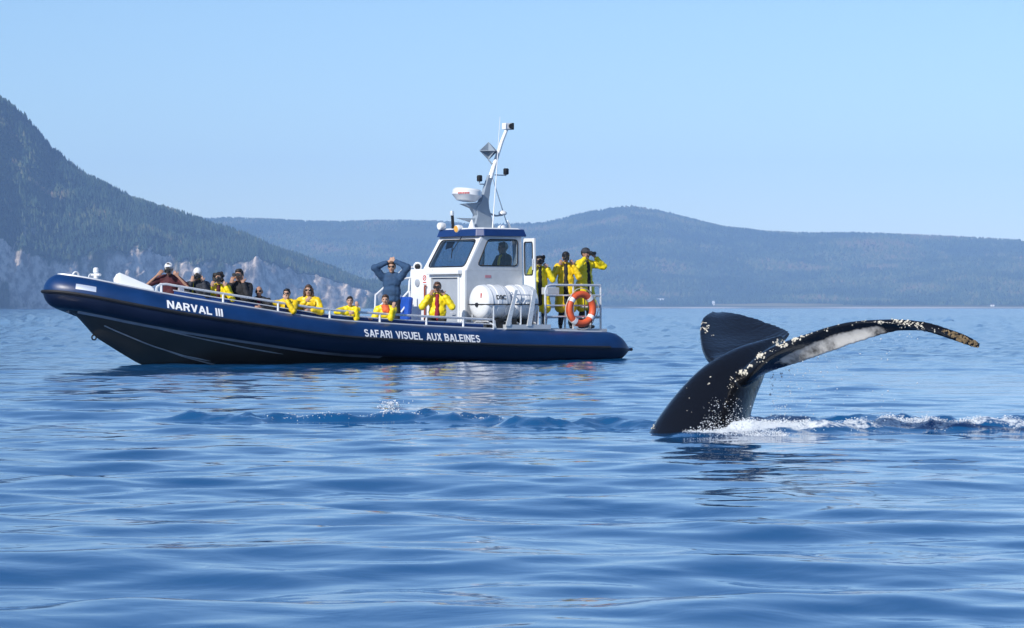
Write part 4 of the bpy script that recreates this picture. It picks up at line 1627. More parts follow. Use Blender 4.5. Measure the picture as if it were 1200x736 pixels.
# smooth the rows with catmull-rom
la = catmull([q[0] for q in rows_], 8)
ra = catmull([q[1] for q in rows_], 8)
ha = catmull([Vector((q[2], 0, 0)) for q in rows_], 8)
for a, b, h in zip(la, ra, ha):
    c = (a + b) / 2
    u = (b - a) / 2
    vdir = Vector((.05, 1, -.12)).normalized()
    for k in range(n):
        t = 2 * math.pi * k / n
        # keeled: pinched towards the dorsal and ventral ridges
        cs, sn = math.cos(t), math.sin(t)
        vv.append(c + u * cs + vdir * h.x * math.copysign(abs(sn) ** (.62 if cs < 0 else 1.25 - .63 * (1 - cs) ** 2), sn))
nn = len(la)
ff = [(i * n + k, i * n + (k + 1) % n, (i + 1) * n + (k + 1) % n, (i + 1) * n + k) for i in range(nn - 1) for k in range(n)]
ff += [tuple(reversed(range(n))), tuple((nn - 1) * n + k for k in range(n))]
S.add(vv, ff)


def blade(Lp, Tp, th, camber, upv, m=22):
    """fluke from leading and trailing edge points; th: thickness at the leading third; camber bends the chord"""
    L = catmull(Lp, 10)
    T = catmull(Tp, 10)
    th = [v.x for v in catmull([Vector((t, 0, 0)) for t in th], 10)]
    cm = [v.x for v in catmull([Vector((t, 0, 0)) for t in camber], 10)]
    vv = []
    k = len(L)
    for i in range(k):
        ch = T[i] - L[i]
        if 2 < i < k - 6: ch = ch * (1 + .035 * noise.noise(Vector((i * .55, upv.z * 7, 3))) + .02 * noise.noise(Vector((i * 1.7, 4, upv.z))))     # ragged trailing edge
        i0, i1 = max(i - 1, 0), min(i + 1, k - 1)
        span = (L[i1] + T[i1]) - (L[i0] + T[i0])
        nrm = ch.cross(span)
        if nrm.length < 1e-5: nrm = upv.copy()
        nrm.normalize()
        if nrm.dot(upv) < 0: nrm = -nrm
        up_, lo_ = [], []
        for j in range(m):
            u = 0.5 * (1 - math.cos(math.pi * j / (m - 1)))
            # thick rounded leading edge, thin trailing edge
            t = th[i] * (1.5 * math.sqrt(max(u, 0)) * (1 - u) ** .9 + .10 * (1 - u) + .055) + .007
            c = L[i] + ch * u + nrm * cm[i] * math.sin(math.pi * u)
            if j == 0: t = th[i] * .15 + .007
            up_.append(c + nrm * t)
            lo_.append(c - nrm * t)
        vv += up_ + lo_[::-1]
    q = 2 * m
    ff = [(i * q + j, i * q + (j + 1) % q, (i + 1) * q + (j + 1) % q, (i + 1) * q + j) for i in range(k - 1) for j in range(q)]
    ff += [tuple(reversed(range(q))), tuple((k - 1) * q + j for j in range(q))]
    return vv, ff


NL = [WP(858, 452, 28.85), WP(876, 437, 28.62), WP(898, 416, 28.45), WP(930, 399, 28.25), WP(965, 385, 28.05), WP(1000, 377, 27.85), WP(1040, 376, 27.7), WP(1078, 382.5, 27.6), WP(1110, 392, 27.55), WP(1132, 399, 27.55), WP(1149, 405, 27.6)]
NT = [WP(893, 434, 29.15), WP(903, 433, 28.95), WP(922, 428.5, 28.65), WP(952, 419.5, 28.3), WP(985, 408, 28.0), WP(1018, 397, 27.82), WP(1050, 388.5, 27.72), WP(1080, 387.5, 27.65), WP(1108, 393.5, 27.62), WP(1130, 400, 27.62), WP(1147, 406.5, 27.62)]
vv, ff = blade(NL, NT, [.10, .10, .095, .088, .078, .07, .062, .055, .05, .046, .03], [.02, .03, .05, .06, .06, .05, .04, .03, .02, .01, .0], Vector((0, 1, .6)))
S.add(vv, ff)
FL_ = [WP(846, 428, 29.12), WP(831, 423, 29.3), WP(824, 412, 29.5), WP(821, 399, 29.75), WP(820.5, 386, 30.0), WP(824, 374, 30.25), WP(834, 367.5, 30.5)]
FT_ = [WP(918, 398, 29.7), WP(925, 391.5, 29.85), WP(918, 386, 30.05), WP(902, 379.5, 30.25), WP(884, 373.5, 30.42), WP(866, 368.5, 30.55), WP(846, 366, 30.62)]
vv, ff = blade(FL_, FT_, [.10, .085, .075, .065, .058, .05, .04], [-.10, -.10, -.09, -.08, -.06, -.04, -.02], Vector((0, -.4, 1)))
S.add(vv, ff)
sf = Soft()
sf.mb = S
wb = sf.fuse('body', whale_material(), .015, whale, smooth_it=2, taubin=4)
flush()
# pull the fused skin back onto the smooth solids it came from, then ease the joins
from mathutils.bvhtree import BVHTree
raw = BVHTree.FromPolygons([Vector(v) for v in S.v], S.f)
bm = bmesh.new()
bm.from_mesh(wb.data)
for v in bm.verts:
    h = raw.find_nearest(v.co)
    if h[0] is not None and h[3] < .012: v.co = h[0]
bmesh.ops.smooth_vert(bm, verts=bm.verts, factor=.5, use_axis_x=True, use_axis_y=True, use_axis_z=True)
bmesh.ops.smooth_vert(bm, verts=bm.verts, factor=.5, use_axis_x=True, use_axis_y=True, use_axis_z=True)
bm.to_mesh(wb.data)
bm.free()
# pale underside of the near fluke and scattered scars
co = np.empty(len(wb.data.vertices) * 3, dtype=np.float32)
wb.data.vertices.foreach_get('co', co)
co = co.reshape(-1, 3)
no = np.array([v.normal[:] for v in wb.data.vertices])
Lc = np.array([p[:] for p in catmull(NL, 24)])
Tc = np.array([p[:] for p in catmull(NT, 24)])
# chordwise place of each vertex on the near fluke
mid = (Lc + Tc) / 2
idx = np.concatenate([np.argmin(((q[:, None, :] - mid[None, :, :]) ** 2).sum(-1), 1) for q in np.array_split(co, 40)])
ch = Tc[idx] - Lc[idx]
u = ((co - Lc[idx]) * ch).sum(-1) / np.maximum((ch ** 2).sum(-1), 1e-6)
dist = np.sqrt(((co - (Lc[idx] + np.clip(u, 0, 1)[:, None] * ch)) ** 2).sum(-1))
along = idx / (len(Lc) - 1)
und = (no @ np.array([0.0, -0.9, -0.45])) > 0.0
pale = np.where((dist < .22) & und, np.clip((u - .26) * 4.5, 0, 1) * np.clip((along - .12) * 8, 0, 1) * np.clip((.72 - along) * 5, 0, 1), 0) * .60
fattr(wb, 'pale', pale)

# barnacles: little ridged cones, one joined part per kind of cluster
M['barnacle'] = mat('barnacle', (0.72, 0.67, 0.56), 0.7, var=0.45, vscale=30)
M['barnacle_brown'] = mat('barnacle_brown', (0.26, 0.18, 0.09), 0.7, var=0.6, vscale=30)
bvh = BVHTree.FromPolygons([tuple(c) for c in co], [tuple(p.vertices) for p in wb.data.polygons])
eye = Vector((0, 0, CAMH)) - wo


def barnacles(name, spots, m):
    g = MB()
    for (px_, py_, r, cnt, spread) in spots:
        for k in range(int(cnt * 1.5)):
            a = rnd.gauss(0, spread * .62)
            b_ = rnd.gauss(0, spread * .40)
            tgt = WP(px_ + a, py_ + b_, 30)
            h = bvh.ray_cast(eye, (tgt - eye).normalized())
            if h[0] is None: continue
            p, nrm = h[0], h[1]
            rr_ = r * .55 * (.4 + .8 * rnd.random())
            ax = (nrm + Vector((rnd.gauss(0, .2), rnd.gauss(0, .2), rnd.gauss(0, .2)))).normalized()
            g.lathe([(-.006, rr_), (rr_ * .35, rr_ * .75), (rr_ * .48, rr_ * .45), (rr_ * .30, rr_ * .28)], p, axis=ax, n=7)
    o = g.build(name, m, whale)
    o['kind'] = 'stuff'
    return o


lead = [(868, 437), (884, 423), (893, 417), (906, 408), (915, 402), (924, 398), (935, 392), (947, 388), (965, 382), (980, 378), (1010, 373), (1032, 376), (1046, 376), (1056, 378), (1066, 378), (1074, 380), (1080, 381)]
speck = [(rnd.uniform(800, 868), rnd.uniform(440, 500), .011, 1, 1) for _ in range(16)] + [(x + rnd.gauss(0, 3), y + 2 + rnd.gauss(0, 2), .012, 3, 4) for x, y in lead] + [(1095, 386, .012, 4, 6), (1000, 376, .012, 4, 6)]
spots = speck + [(870, 436, .022, 26, 5), (891, 417, .026, 22, 4), (880, 428, .018, 8, 3), (915, 403, .024, 26, 6), (930, 396, .022, 22, 5), (938, 392, .022, 16, 4), (951, 387, .018, 12, 5), (967, 382, .018, 10, 4), (981, 378, .018, 8, 4),
         (1011, 374, .018, 8, 4), (1033, 377, .018, 8, 4), (1048, 375, .02, 14, 5), (1063, 379, .02, 16, 6), (1076, 380, .018, 10, 5), (830, 449, .018, 3, 2), (832, 442, .012, 2, 1), (856, 452, .012, 4, 4), (764, 500, .015, 10, 4),
         (826, 385, .02, 12, 4), (824, 379, .016, 5, 3), (835, 393, .012, 2, 1), (858, 444, .014, 5, 4)]
barnacles('barnacle_cluster', spots, 'barnacle')
barnacles('tip_barnacles', [(1118, 392, .02, 26, 5), (1130, 397, .02, 34, 6), (1141, 402, .02, 26, 5), (1125, 398, .018, 20, 6), (1108, 389, .016, 8, 4)], 'barnacle_brown')

# ------------------------------------------------------------------ white water: droplets and foam flecks
M['spray'] = mat('spray_white', (0.80, 0.83, 0.86), 0.35, spec=0.5)
ICO_V = []
ICO_F = []
_b = bmesh.new()
bmesh.ops.create_icosphere(_b, subdivisions=1, radius=1)
ICO_V = np.array([v.co[:] for v in _b.verts])
ICO_F = np.array([[v.index for v in f.verts] for f in _b.faces])
_b.free()


def droplets(name, P, R, label, m='spray', squash=None):
    P = np.asarray(P)
    R = np.asarray(R)
    k = len(P)
    sc = R[:, None] * (0.7 + 0.6 * rng.random((k, 3)))
    if squash is not None: sc[:, 2] *= squash
    V = P[:, None, :] + ICO_V[None] * sc[:, None, :] * (0.75 + .5 * rng.random((k, len(ICO_V), 1)))
    T = (ICO_F[None] + (np.arange(k) * len(ICO_V))[:, None, None]).reshape(-1, 3)
    o = mesh_np(name, V.reshape(-1, 3), T, M[m] if isinstance(m, str) else m)
    tag(o, label=label, cat='splash', kind='stuff')
    return o


def sea_height(x, y):
    X = np.atleast_1d(np.asarray(x, float))
    Y = np.atleast_1d(np.asarray(y, float))
    z, l = sea_waves(X, Y, np.full_like(X, .06))
    return z + ridge_fields(X, Y)[0]


def along_ridge(R, k, jit):
    i = rng.integers(0, len(R) - 1, k)
    t = rng.random(k)
    A = np.array(R)
    p = A[i] * (1 - t[:, None]) + A[i + 1] * t[:, None]
    return p[:, 0] + rng.normal(0, jit, k), p[:, 1] + rng.normal(0, jit, k), p[:, 4]


x, y, fo = along_ridge(RIDGES[0], 9000, .08)
keep = (rng.random(len(x)) < fo * 1.25) & (fbm(x * 2.4, y * 1.5, 3) > -.15)
x, y = x[keep], y[keep]
z = sea_height(x, y) + np.abs(rng.normal(0, .014, len(x)))
droplets('wake_foam', np.stack([x, y, z], -1), .002 + .006 * rng.random(len(x)) ** 4, 'white foam churned up in a line beside the whale tail', squash=.7)
# splash thrown up against the flank of the tail
k = 2600
t = rng.random(k)
pxs = 815 + 105 * t
base = np.array([WP(a, 509, 28.0)[:] for a in pxs]) + np.array(wo[:])
hh = rng.random(k) ** np.where(rng.random(k) < .45, 9.0, 2.4) * .30 * np.clip(.55 + 1.6 * fbm(pxs / 7.0, 0 * pxs + 2, 3), .1, 1.4) * (.35 + .65 * np.clip(1 - np.abs(pxs - 852) / 42, 0, 1))
P = base + np.stack([rng.normal(0, .03, k), rng.normal(0, .09, k), hh], -1)
P[:, 2] = np.maximum(sea_height(P[:, 0], P[:, 1]), 0) + hh
droplets('splash', P, .0016 + .0045 * rng.random(k) ** 3, 'white splash bursting against the flank of the whale tail')
# drops falling from the raised fluke
k = 800
t = rng.random(k)
j = (t * (len(Tc) - 1) * .62 + len(Tc) * .1).astype(int)
P = Tc[j] + np.array(wo[:]) + rng.normal(0, .03, (k, 3))
P[:, 2] = P[:, 2] * (1 - rng.random(k) ** 1.1 * .97) + .01
w_ = np.exp(-((t - .15) / .22) ** 2) + .25
kp = rng.random(k) < w_
droplets('falling_drops', P[kp], .0028 + .006 * rng.random(kp.sum()) ** 2.5, 'fine drops of water falling from the lifted fluke', m=mat('water_drop', (.55, .62, .7), .08, spec=.8))
# small burst out in the disturbed patch
c = seg(457, 488, 0, 0, 0)
k = 420
P = np.array([c[0], c[1], .03]) + np.stack([rng.normal(0, .055, k), rng.normal(0, .05, k), rng.random(k) ** 1.4 * .14], -1)
z = sea_height(P[:, 0], P[:, 1])
P[:, 2] = np.maximum(P[:, 2], z)
droplets('water_burst', P, .002 + .007 * rng.random(k) ** 3, 'small white burst of water between the dark ripples')
x, y, fo = along_ridge(RIDGES[2], 1600, .05)
keep = rng.random(len(x)) < fo * 1.0
x, y = x[keep], y[keep]
droplets('ripple_foam', np.stack([x, y, sea_height(x, y) + .004], -1), .003 + .005 * rng.random(len(x)) ** 2, 'flecks of foam along the dark ripples below the boat', squash=.6)


# ------------------------------------------------------------------ people
M['skin'] = mat('skin', (0.50, 0.30, 0.21), 0.55, var=0.12, vscale=14)
M['skin_tan'] = mat('skin_tanned', (0.40, 0.22, 0.15), 0.55, var=0.12, vscale=14)
M['yellow'] = mat('yellow_oilskin', (0.90, 0.70, 0.008), 0.45, var=0.14, vscale=7, bump=0.12, bscale=30)
M['gold'] = mat('golden_oilskin', (0.88, 0.60, 0.008), 0.45, var=0.16, vscale=7, bump=0.12, bscale=30)
M['blackcloth'] = mat('black_cloth', (0.016, 0.017, 0.022), 0.8, var=0.3, vscale=9, bump=0.15, bscale=50)
M['charcoal'] = mat('charcoal_cloth', (0.035, 0.040, 0.055), 0.8, var=0.3, vscale=9, bump=0.15, bscale=50)
M['maroon'] = mat('maroon_cloth', (0.075, 0.012, 0.02), 0.8, var=0.35, vscale=8, bump=0.15, bscale=50)
M['crimson'] = mat('crimson_cloth', (0.28, 0.012, 0.035), 0.8, var=0.25, vscale=8, bump=0.15, bscale=50)
M['orangecloth'] = mat('orange_cloth', (0.78, 0.13, 0.04), 0.7, var=0.2)
M['bluesweater'] = mat('blue_sweater', (0.028, 0.075, 0.165), 0.85, var=0.25, vscale=9, bump=0.2, bscale=60)
M['trouser'] = mat('dark_trousers', (0.018, 0.020, 0.026), 0.85, var=0.3, vscale=8)
M['hair_dark'] = mat('dark_hair', (0.016, 0.011, 0.009), 0.55, var=0.4, vscale=25, bump=0.3, bscale=70)
M['hair_brown'] = mat('brown_hair', (0.085, 0.042, 0.022), 0.55, var=0.4, vscale=25, bump=0.3, bscale=70)
M['hair_grey'] = mat('greying_hair', (0.12, 0.085, 0.065), 0.6, var=0.4, vscale=25)
M['whitecloth'] = mat('white_knit', (0.75, 0.76, 0.78), 0.8, var=0.1, vscale=12)
M['lip'] = mat('lip', (0.30, 0.09, 0.08), 0.5)
M['lens'] = mat('sunglass_lens', (0.006, 0.006, 0.008), 0.1)


def unit(v):
    v = Vector(v)
    return v.normalized()


def person(label, top, stance='sit', face=0.0, s=1.0, lean=0.0, deck=None, arms=None, jacket='yellow', shirt=None, coat=False, hair='hair_dark',
           hairstyle='short', headgear=None, glasses=False, skin='skin', trousers='trouser', group=None, headyaw=0.0, headpitch=0.0, extra=None, held=None, held_label=None, sleeve=None):
    """top: boat-frame point of the crown of the head. Person frame: x forwards, y left, z up, origin at the hips."""
    a = math.radians(lean)
    sp = Vector((math.sin(a), 0, math.cos(a)))
    N = sp * .52
    hm = Euler((0, math.radians(headpitch), math.radians(headyaw))).to_matrix()
    HC = N + Vector((.030 + .05 * math.sin(a), 0, .165))
    crown = HC + Vector((0, 0, .122))
    if stance == 'stand':
        foot = -.945
        s = (top.z - deck) / (crown.z - foot)
    head_world = BW(top)
    ang = -math.pi / 2 + math.radians(face)          # 0: looks straight at the photographer
    R = Matrix.Rotation(ang, 3, 'Z')
    loc = head_world - R @ (crown * s)
    seed = rnd.random() * 50

    def sc(o):
        o.scale = (s, s, s)
        o.location = loc
        o.rotation_euler = (0, 0, ang)
    # joints
    sh = {1: N + Vector((0, .185, -.05)), -1: N + Vector((0, -.185, -.05))}
    hip = {k: Vector((0, .09 * k, -.02)) for k in (1, -1)}
    if stance == 'stand':
        kn = {k: Vector((.025, .10 * k + .01, -.46)) for k in (1, -1)}
        an = {k: Vector((-.01, .12 * k, -.86)) for k in (1, -1)}
    else:
        kn = {k: Vector((.40, .15 * k, .01)) for k in (1, -1)}
        an = {k: Vector((.36, .15 * k, -.40)) for k in (1, -1)}
    # arms: targets relative to the base of the neck
    el, ha = {}, {}
    for k, key in ((1, 'L'), (-1, 'R')):
        e_t, h_t = arms[key]
        e_t = N + Vector((e_t[0], e_t[1] * k, e_t[2]))
        h_t = N + Vector((h_t[0], h_t[1] * k, h_t[2]))
        el[k] = sh[k] + unit(e_t - sh[k]) * .285
        ha[k] = el[k] + unit(h_t - el[k]) * min(.30, max(.2, (h_t - el[k]).length))
    # ---- body
    b = Soft()
    b.e(HC + hm @ Vector((-.008, 0, .015)), (.096, .076, .106), hm)
    b.e(HC + hm @ Vector((.022, 0, -.055)), (.066, .058, .062), hm)
    b.e(HC + hm @ Vector((.062, 0, -.092)), (.024, .028, .022), hm)              # chin
    b.c(HC + hm @ Vector((.088, 0, .015)), HC + hm @ Vector((.108, 0, -.025)), .011, .017)   # nose
    b.e(HC + hm @ Vector((.078, 0, .040)), (.02, .055, .012), hm)                # brow
    for k in (1, -1):
        b.e(HC + hm @ Vector((-.005, .078 * k, -.005)), (.020, .011, .032), hm)  # ears
        b.e(HC + hm @ Vector((.066, .036 * k, -.03)), (.025, .022, .022), hm)    # cheeks
    b.c(N + Vector((-.01, 0, -.04)), HC + Vector((-.02, 0, -.05)), .058, .052)
    b.e(sp * .37, (.095, .155, .16), Euler((0, a, 0)).to_matrix())
    b.e(sp * .16, (.085, .13, .18), Euler((0, a, 0)).to_matrix())
    b.e((0, 0, 0), (.10, .14, .10))
    for k in (1, -1):
        b.c(sh[k] * .8 + N * .2, sh[k], .055, .05)
        b.c(sh[k], el[k], .044, .034)
        b.c(el[k], ha[k], .034, .024)
        b.c(hip[k], kn[k], .07, .045)
        b.c(kn[k], an[k], .045, .032)
        b.c(an[k] + Vector((-.03, 0, -.04)), an[k] + Vector((.13, 0, -.05)), .03, .025)
        # hand: palm, four bent fingers, thumb from its side
        d = unit(ha[k] - el[k])
        side = unit(d.cross(Vector((1, 0, 0)) if abs(d.x) < .8 else Vector((0, 0, 1))))
        pal = unit(side.cross(d))
        if pal.dot(HC - ha[k]) < 0: pal = -pal
        side = unit(d.cross(pal))
        p0 = ha[k] + d * .012
        p1 = ha[k] + d * .085
        for q in (-.024, 0, .024):
            b.c(p0 + side * q * .7, p1 + side * q, .016, .015)
        for j, q in enumerate((-.034, -.012, .012, .033)):
            Lf = (.058, .072, .068, .055)[j]
            k1 = p1 + side * q + d * .005
            k2 = k1 + (d * .75 + pal * .55).normalized() * Lf * .62
            k3 = k2 + (d * .15 + pal * 1.0).normalized() * Lf * .62
            b.c(k1, k2, .0115, .0105)
            b.c(k2, k3, .0105, .0095)
        ts = side * (.034 * -1)
        b.c(p0 + d * .02 + ts, p0 + d * .045 + ts * 1.9 + pal * .02, .014, .013)
        b.c(p0 + d * .045 + ts * 1.9 + pal * .02, p0 + d * .075 + ts * 1.8 + pal * .045, .012, .010)
    body = b.fuse('person', skin, .0135, None, 2)
    sc(body)
    tag(body, label, 'person', group)
    # ---- face bits
    if glasses:
        g = MB()
        for k in (1, -1):
            g.add(*ell(HC + hm @ Vector((.086, .034 * k, .012)), (.016, .030, .022), hm, 10, 6))
            g.tube([HC + hm @ Vector((.085, .062 * k, .016)), HC + hm @ Vector((.0, .083 * k, .012))], .005, 5)
        g.tube([HC + hm @ Vector((.098, -.012, .018)), HC + hm @ Vector((.098, .012, .018))], .005, 5)
        g.build('sunglasses', 'lens', body, smooth=True)
    else:
        for k in (1, -1):
            MB().add(*ell(HC + hm @ Vector((.083, .032 * k, .014)), (.010, .014, .009), hm, 8, 6)).build('eye', 'lens', body, smooth=True)
    MB().add(*ell(HC + hm @ Vector((.086, 0, -.062)), (.010, .024, .008), hm, 10, 6)).build('mouth', 'lip', body, smooth=True)
    # ---- hair
    h = Soft()
    if hairstyle == 'bald':
        for k in (1, -1): h.e(HC + hm @ Vector((-.03, .062 * k, .0)), (.06, .024, .045), hm)
        h.e(HC + hm @ Vector((-.085, 0, .0)), (.03, .06, .05), hm)
    else:
        h.e(HC + hm @ Vector((-.026, 0, .032)), (.098, .088, .104), hm)
        h.e(HC + hm @ Vector((.035, 0, .092)), (.055, .066, .034), hm)
        if hairstyle == 'curly':
            for q in range(26):
                t = rnd.random() * 6.28
                v = Vector((-.03 + .075 * math.cos(t) * .8, .098 * math.sin(t), .03 + rnd.uniform(-.09, .10)))
                if v.x > -.01 and v.z < .07: v.x = -.02
                h.e(HC + hm @ v, (.042, .042, .042))
        if hairstyle == 'long':
            for k in (1, -1):
                h.c(HC + hm @ Vector((.02, .080 * k, .03)), HC + hm @ Vector((.0, .088 * k, -.13)), .028, .030)
                h.c(HC + hm @ Vector((-.04, .07 * k, .0)), HC + hm @ Vector((-.05, .07 * k, -.16)), .04, .035)
            h.c(HC + hm @ Vector((-.07, 0, .0)), HC + hm @ Vector((-.085, 0, -.18)), .06, .05)
    h.fuse('hair', hair, .012, body, 2, wrinkle=.010, wscale=28, seed=seed)
    if headgear == 'cap':
        c = Soft().e(HC + hm @ Vector((-.006, 0, .055)), (.108, .094, .088), hm)
        c.e(HC + hm @ Vector((.115, 0, .052)), (.075, .07, .012), hm)
        c.fuse('cap', extra or 'whitecloth', .012, body, 2)
    if headgear == 'beanie':
        c = Soft().e(HC + hm @ Vector((-.008, 0, .065)), (.107, .094, .098), hm)
        c.fuse('knit_hat', extra or 'whitecloth', .012, body, 2, wrinkle=.004, wscale=40)
    # ---- jacket
    j = Soft()
    rot = Euler((0, a, 0)).to_matrix()
    j.e(sp * .37, (.130, .205, .185), rot)
    j.e(sp * .17, (.140, .200, .20), rot)
    j.e(Vector((0, 0, .02)), (.14, .18, .13))
    j.c(N + Vector((-.01, .0, -.05)), N + Vector((.0, 0, .02)), .085, .072)
    j.e(N + Vector((-.085, 0, -.03)), (.055, .11, .075))                         # hood lying on the back
    for k in (1, -1):
        j.c(N * .6 + sh[k] * .4, sh[k], .085, .080)
        if sleeve != 'short':
            j.c(sh[k], el[k], .088, .076)
            j.c(el[k], ha[k] - unit(ha[k] - el[k]) * .035, .074, .056)
            j.e(el[k], (.080, .080, .080))
        else:
            m_ = sh[k] * .25 + el[k] * .75
            j.c(sh[k], m_, .078, .068)
    if coat:
        for k in (1, -1):
            j.c((0, .075 * k, 0), kn[k] * 1.0 + Vector((0, .02 * k, .02)), .150, .150)
        j.c((0, 0, .05), (-.02, 0, -.42), .14, .12)
    jo = j.fuse('jacket', jacket, .017, body, 2, wrinkle=.013, wscale=13, seed=seed)
    if shirt:
        t = Soft()
        t.e(sp * .36 + Vector((.068, 0, 0)), (.085, .062, .20), rot)
        t.e(sp * .12 + Vector((.085, 0, 0)), (.085, .062, .22), rot)
        if coat: t.c(Vector((.11, 0, .1)), Vector((.135, 0, -.34)), .060, .055)
        t.e(N + Vector((.055, 0, -.01)), (.04, .055, .05))
        t.fuse('shirt', shirt, .017, body, 2, wrinkle=.008, wscale=16, seed=seed + 3)
    if headgear == 'scarf_marker': pass
    # ---- trousers and boots
    t = Soft()
    t.e((0, 0, -.02), (.125, .165, .12))
    for k in (1, -1):
        t.c(hip[k], kn[k], .096, .070)
        t.c(kn[k], an[k] + Vector((0, 0, .03)), .070, .062)
    t.fuse('trousers', trousers, .020, body, 2, wrinkle=.010, wscale=12, seed=seed + 9)
    for k in (1, -1):
        Soft().c(an[k] + Vector((-.01, 0, .08)), an[k] + Vector((-.01, 0, -.02)), .055, .05).c(an[k] + Vector((-.03, 0, -.04)), an[k] + Vector((.15, 0, -.045)), .044, .04).fuse('boot', 'black', .018, body, 2)
    # ---- seat under a sitter
    mw = Matrix.Translation(loc) @ R.to_4x4() @ Matrix.Scale(s, 4)
    if stance == 'sit':
        inv = boat_matrix.inverted()
        hipb = inv @ (mw @ Vector((0, 0, -.105)))
        fw = (inv.to_3x3() @ (R @ Vector((1, 0, 0))))
        footb = inv @ (mw @ Vector((.38, 0, -.49)))
        rz = Matrix.Rotation(math.atan2(fw.y, fw.x), 3, 'Z')
        z0 = dz(hipb.x) - .02
        if hipb.z - z0 > .08:
            MB().box((hipb.x, hipb.y, (hipb.z + z0) / 2), (.36 * s, .34 * s, hipb.z - z0), rz).build('bench_seat', 'seat', boat, bevel=.03)
        if footb.z - z0 > .03:
            MB().box((footb.x, footb.y, (footb.z + z0) / 2), (.30, .40, footb.z - z0), rz).build('footboard', 'deck', boat)
    return dict(body=body, mw=mw, HC=HC, hm=hm, s=s, N=N, ha=ha, el=el, R=R, loc=loc, ang=ang, sp=sp)


boat_matrix = Matrix.Translation(BO) @ Matrix.Rotation(boat.rotation_euler.z, 4, 'Z')


def photo_camera(P, label, big=True):
    """camera held in front of the face, pointing where the person looks"""
    root = bpy.data.objects.new('handheld_camera', None)
    col.objects.link(root)
    c = P['HC'] + P['hm'] @ Vector((.150, 0, -.025))
    root.matrix_world = Matrix.Translation(P['mw'] @ c) @ (P['R'] @ P['hm']).to_4x4()
    root.location = P['mw'] @ c
    root.rotation_euler = (P['R'] @ P['hm']).to_euler()
    MB().box((0, 0, 0), (.05, .135, .085)).build('camera_body', 'black', root, bevel=.008)
    L = .13 if big else .05
    MB().lathe([(.02, .036), (.03, .040), (L * .6, .040), (L * .62, .045), (L, .045), (L + .003, .036), (L - .02, .03)], (0, 0, -.005), axis=(1, 0, 0), n=16).build('lens', 'black', root, smooth=True)
    MB().box((-.002, 0, .055), (.05, .05, .035)).build('viewfinder', 'black', root, bevel=.006)
    tag(root, label, 'camera', 'cameras raised by the passengers')


def binoculars(P, label):
    root = bpy.data.objects.new('binoculars', None)
    col.objects.link(root)
    c = P['HC'] + P['hm'] @ Vector((.105, 0, .012))
    root.location = P['mw'] @ c
    root.rotation_euler = (P['R'] @ P['hm']).to_euler()
    for k in (1, -1):
        MB().lathe([(0, .018), (.03, .020), (.06, .034), (.15, .040), (.16, .036)], (0, .038 * k, 0), axis=(1, 0, 0), n=14).build('barrel', 'black', root, smooth=True)
    MB().box((.085, 0, .006), (.06, .06, .03)).build('bridge', 'black', root, bevel=.006)
    tag(root, label, 'binoculars', 'binoculars raised by the passengers')


CAM_ARMS = {'L': ((.12, .30, -.28), (.17, .085, .135)), 'R': ((.12, .30, -.28), (.17, .085, .135))}
CAM_WIDE = {'L': ((.10, .42, -.22), (.17, .085, .15)), 'R': ((.10, .46, -.16), (.17, .095, .15))}
CAM_TIGHT = {'L': ((.20, .22, -.30), (.17, .08, .14)), 'R': ((.20, .22, -.30), (.17, .08, .14))}
GP = 'passengers along the port rail'
GS = 'passengers standing on the stern deck'

p = person('person in maroon jacket and white cap aiming a camera with elbows out', B(198, 308.5, .80), face=-4, s=1.0, lean=4, arms=CAM_WIDE, jacket='maroon', hair='hair_dark', headgear='cap', skin='skin_tan', group=GP, sleeve='short', headpitch=2)
photo_camera(p, 'dark camera held up high by the person in maroon', True)
p = person('person in black jacket with yellow strap and white knit hat', B(231.5, 315.5, 1.0), face=2, s=.95, lean=6, arms=CAM_TIGHT, jacket='charcoal', headgear='beanie', group=GP, headpitch=4)
photo_camera(p, 'dark camera before the face under the white knit hat')
st_ = Soft().c(p['N'] + Vector((.10, -.10, -.02)), p['N'] + Vector((.125, -.11, -.26)), .026, .026).e(p['HC'] + Vector((.02, 0, -.075)), (.075, .07, .03))
st_.fuse('yellow_strap', 'yellow', .012, p['body'], 2)
p = person('person with dark hair in yellow jacket, camera at face, between two dark jackets', B(256, 320, 1.12), face=3, s=.93, lean=8, arms=CAM_ARMS, jacket='yellow', shirt='maroon', hair='hair_dark', hairstyle='curly', group=GP)
photo_camera(p, 'camera held by the yellow jacket between two dark jackets', False)
p = person('tall person with dark hair in plain black jacket looking through binoculars', B(280, 315.5, 1.12), face=-10, s=1.08, lean=5, arms=CAM_TIGHT, jacket='blackcloth', hair='hair_dark', group=GP, skin='skin_tan')
binoculars(p, 'binoculars held by the tall person in plain black')
p = person('balding person in sunglasses and dark red vest resting low at the rail', B(303.5, 335.5, 1.22), face=-6, s=.92, lean=14, arms={'L': ((.20, .30, -.22), (.42, .12, -.20)), 'R': ((.18, .25, -.26), (.36, .02, -.24))}, jacket='blackcloth', shirt='crimson', hair='hair_grey', hairstyle='bald', glasses=True, skin='skin_tan', group=GP)
p = person('person in golden yellow jacket and sunglasses with one elbow hung over the rail', B(336, 338.5, 1.50), face=-8, s=.88, lean=18, arms={'L': ((.34, .20, -.34), (.26, .03, .04)), 'R': ((.16, .40, -.10), (.15, .66, -.14))}, jacket='gold', shirt='blackcloth', hair='hair_dark', hairstyle='short', glasses=True, group=GP)
p = person('person with long brown hair and sunglasses in yellow jacket leaning on the rail', B(361.5, 334, 1.38), face=0, s=.98, lean=12, arms={'L': ((.16, .28, -.30), (.33, .06, -.25)), 'R': ((.20, .27, -.26), (.27, .02, -.04))}, jacket='gold', hair='hair_brown', hairstyle='long', glasses=True, group=GP)
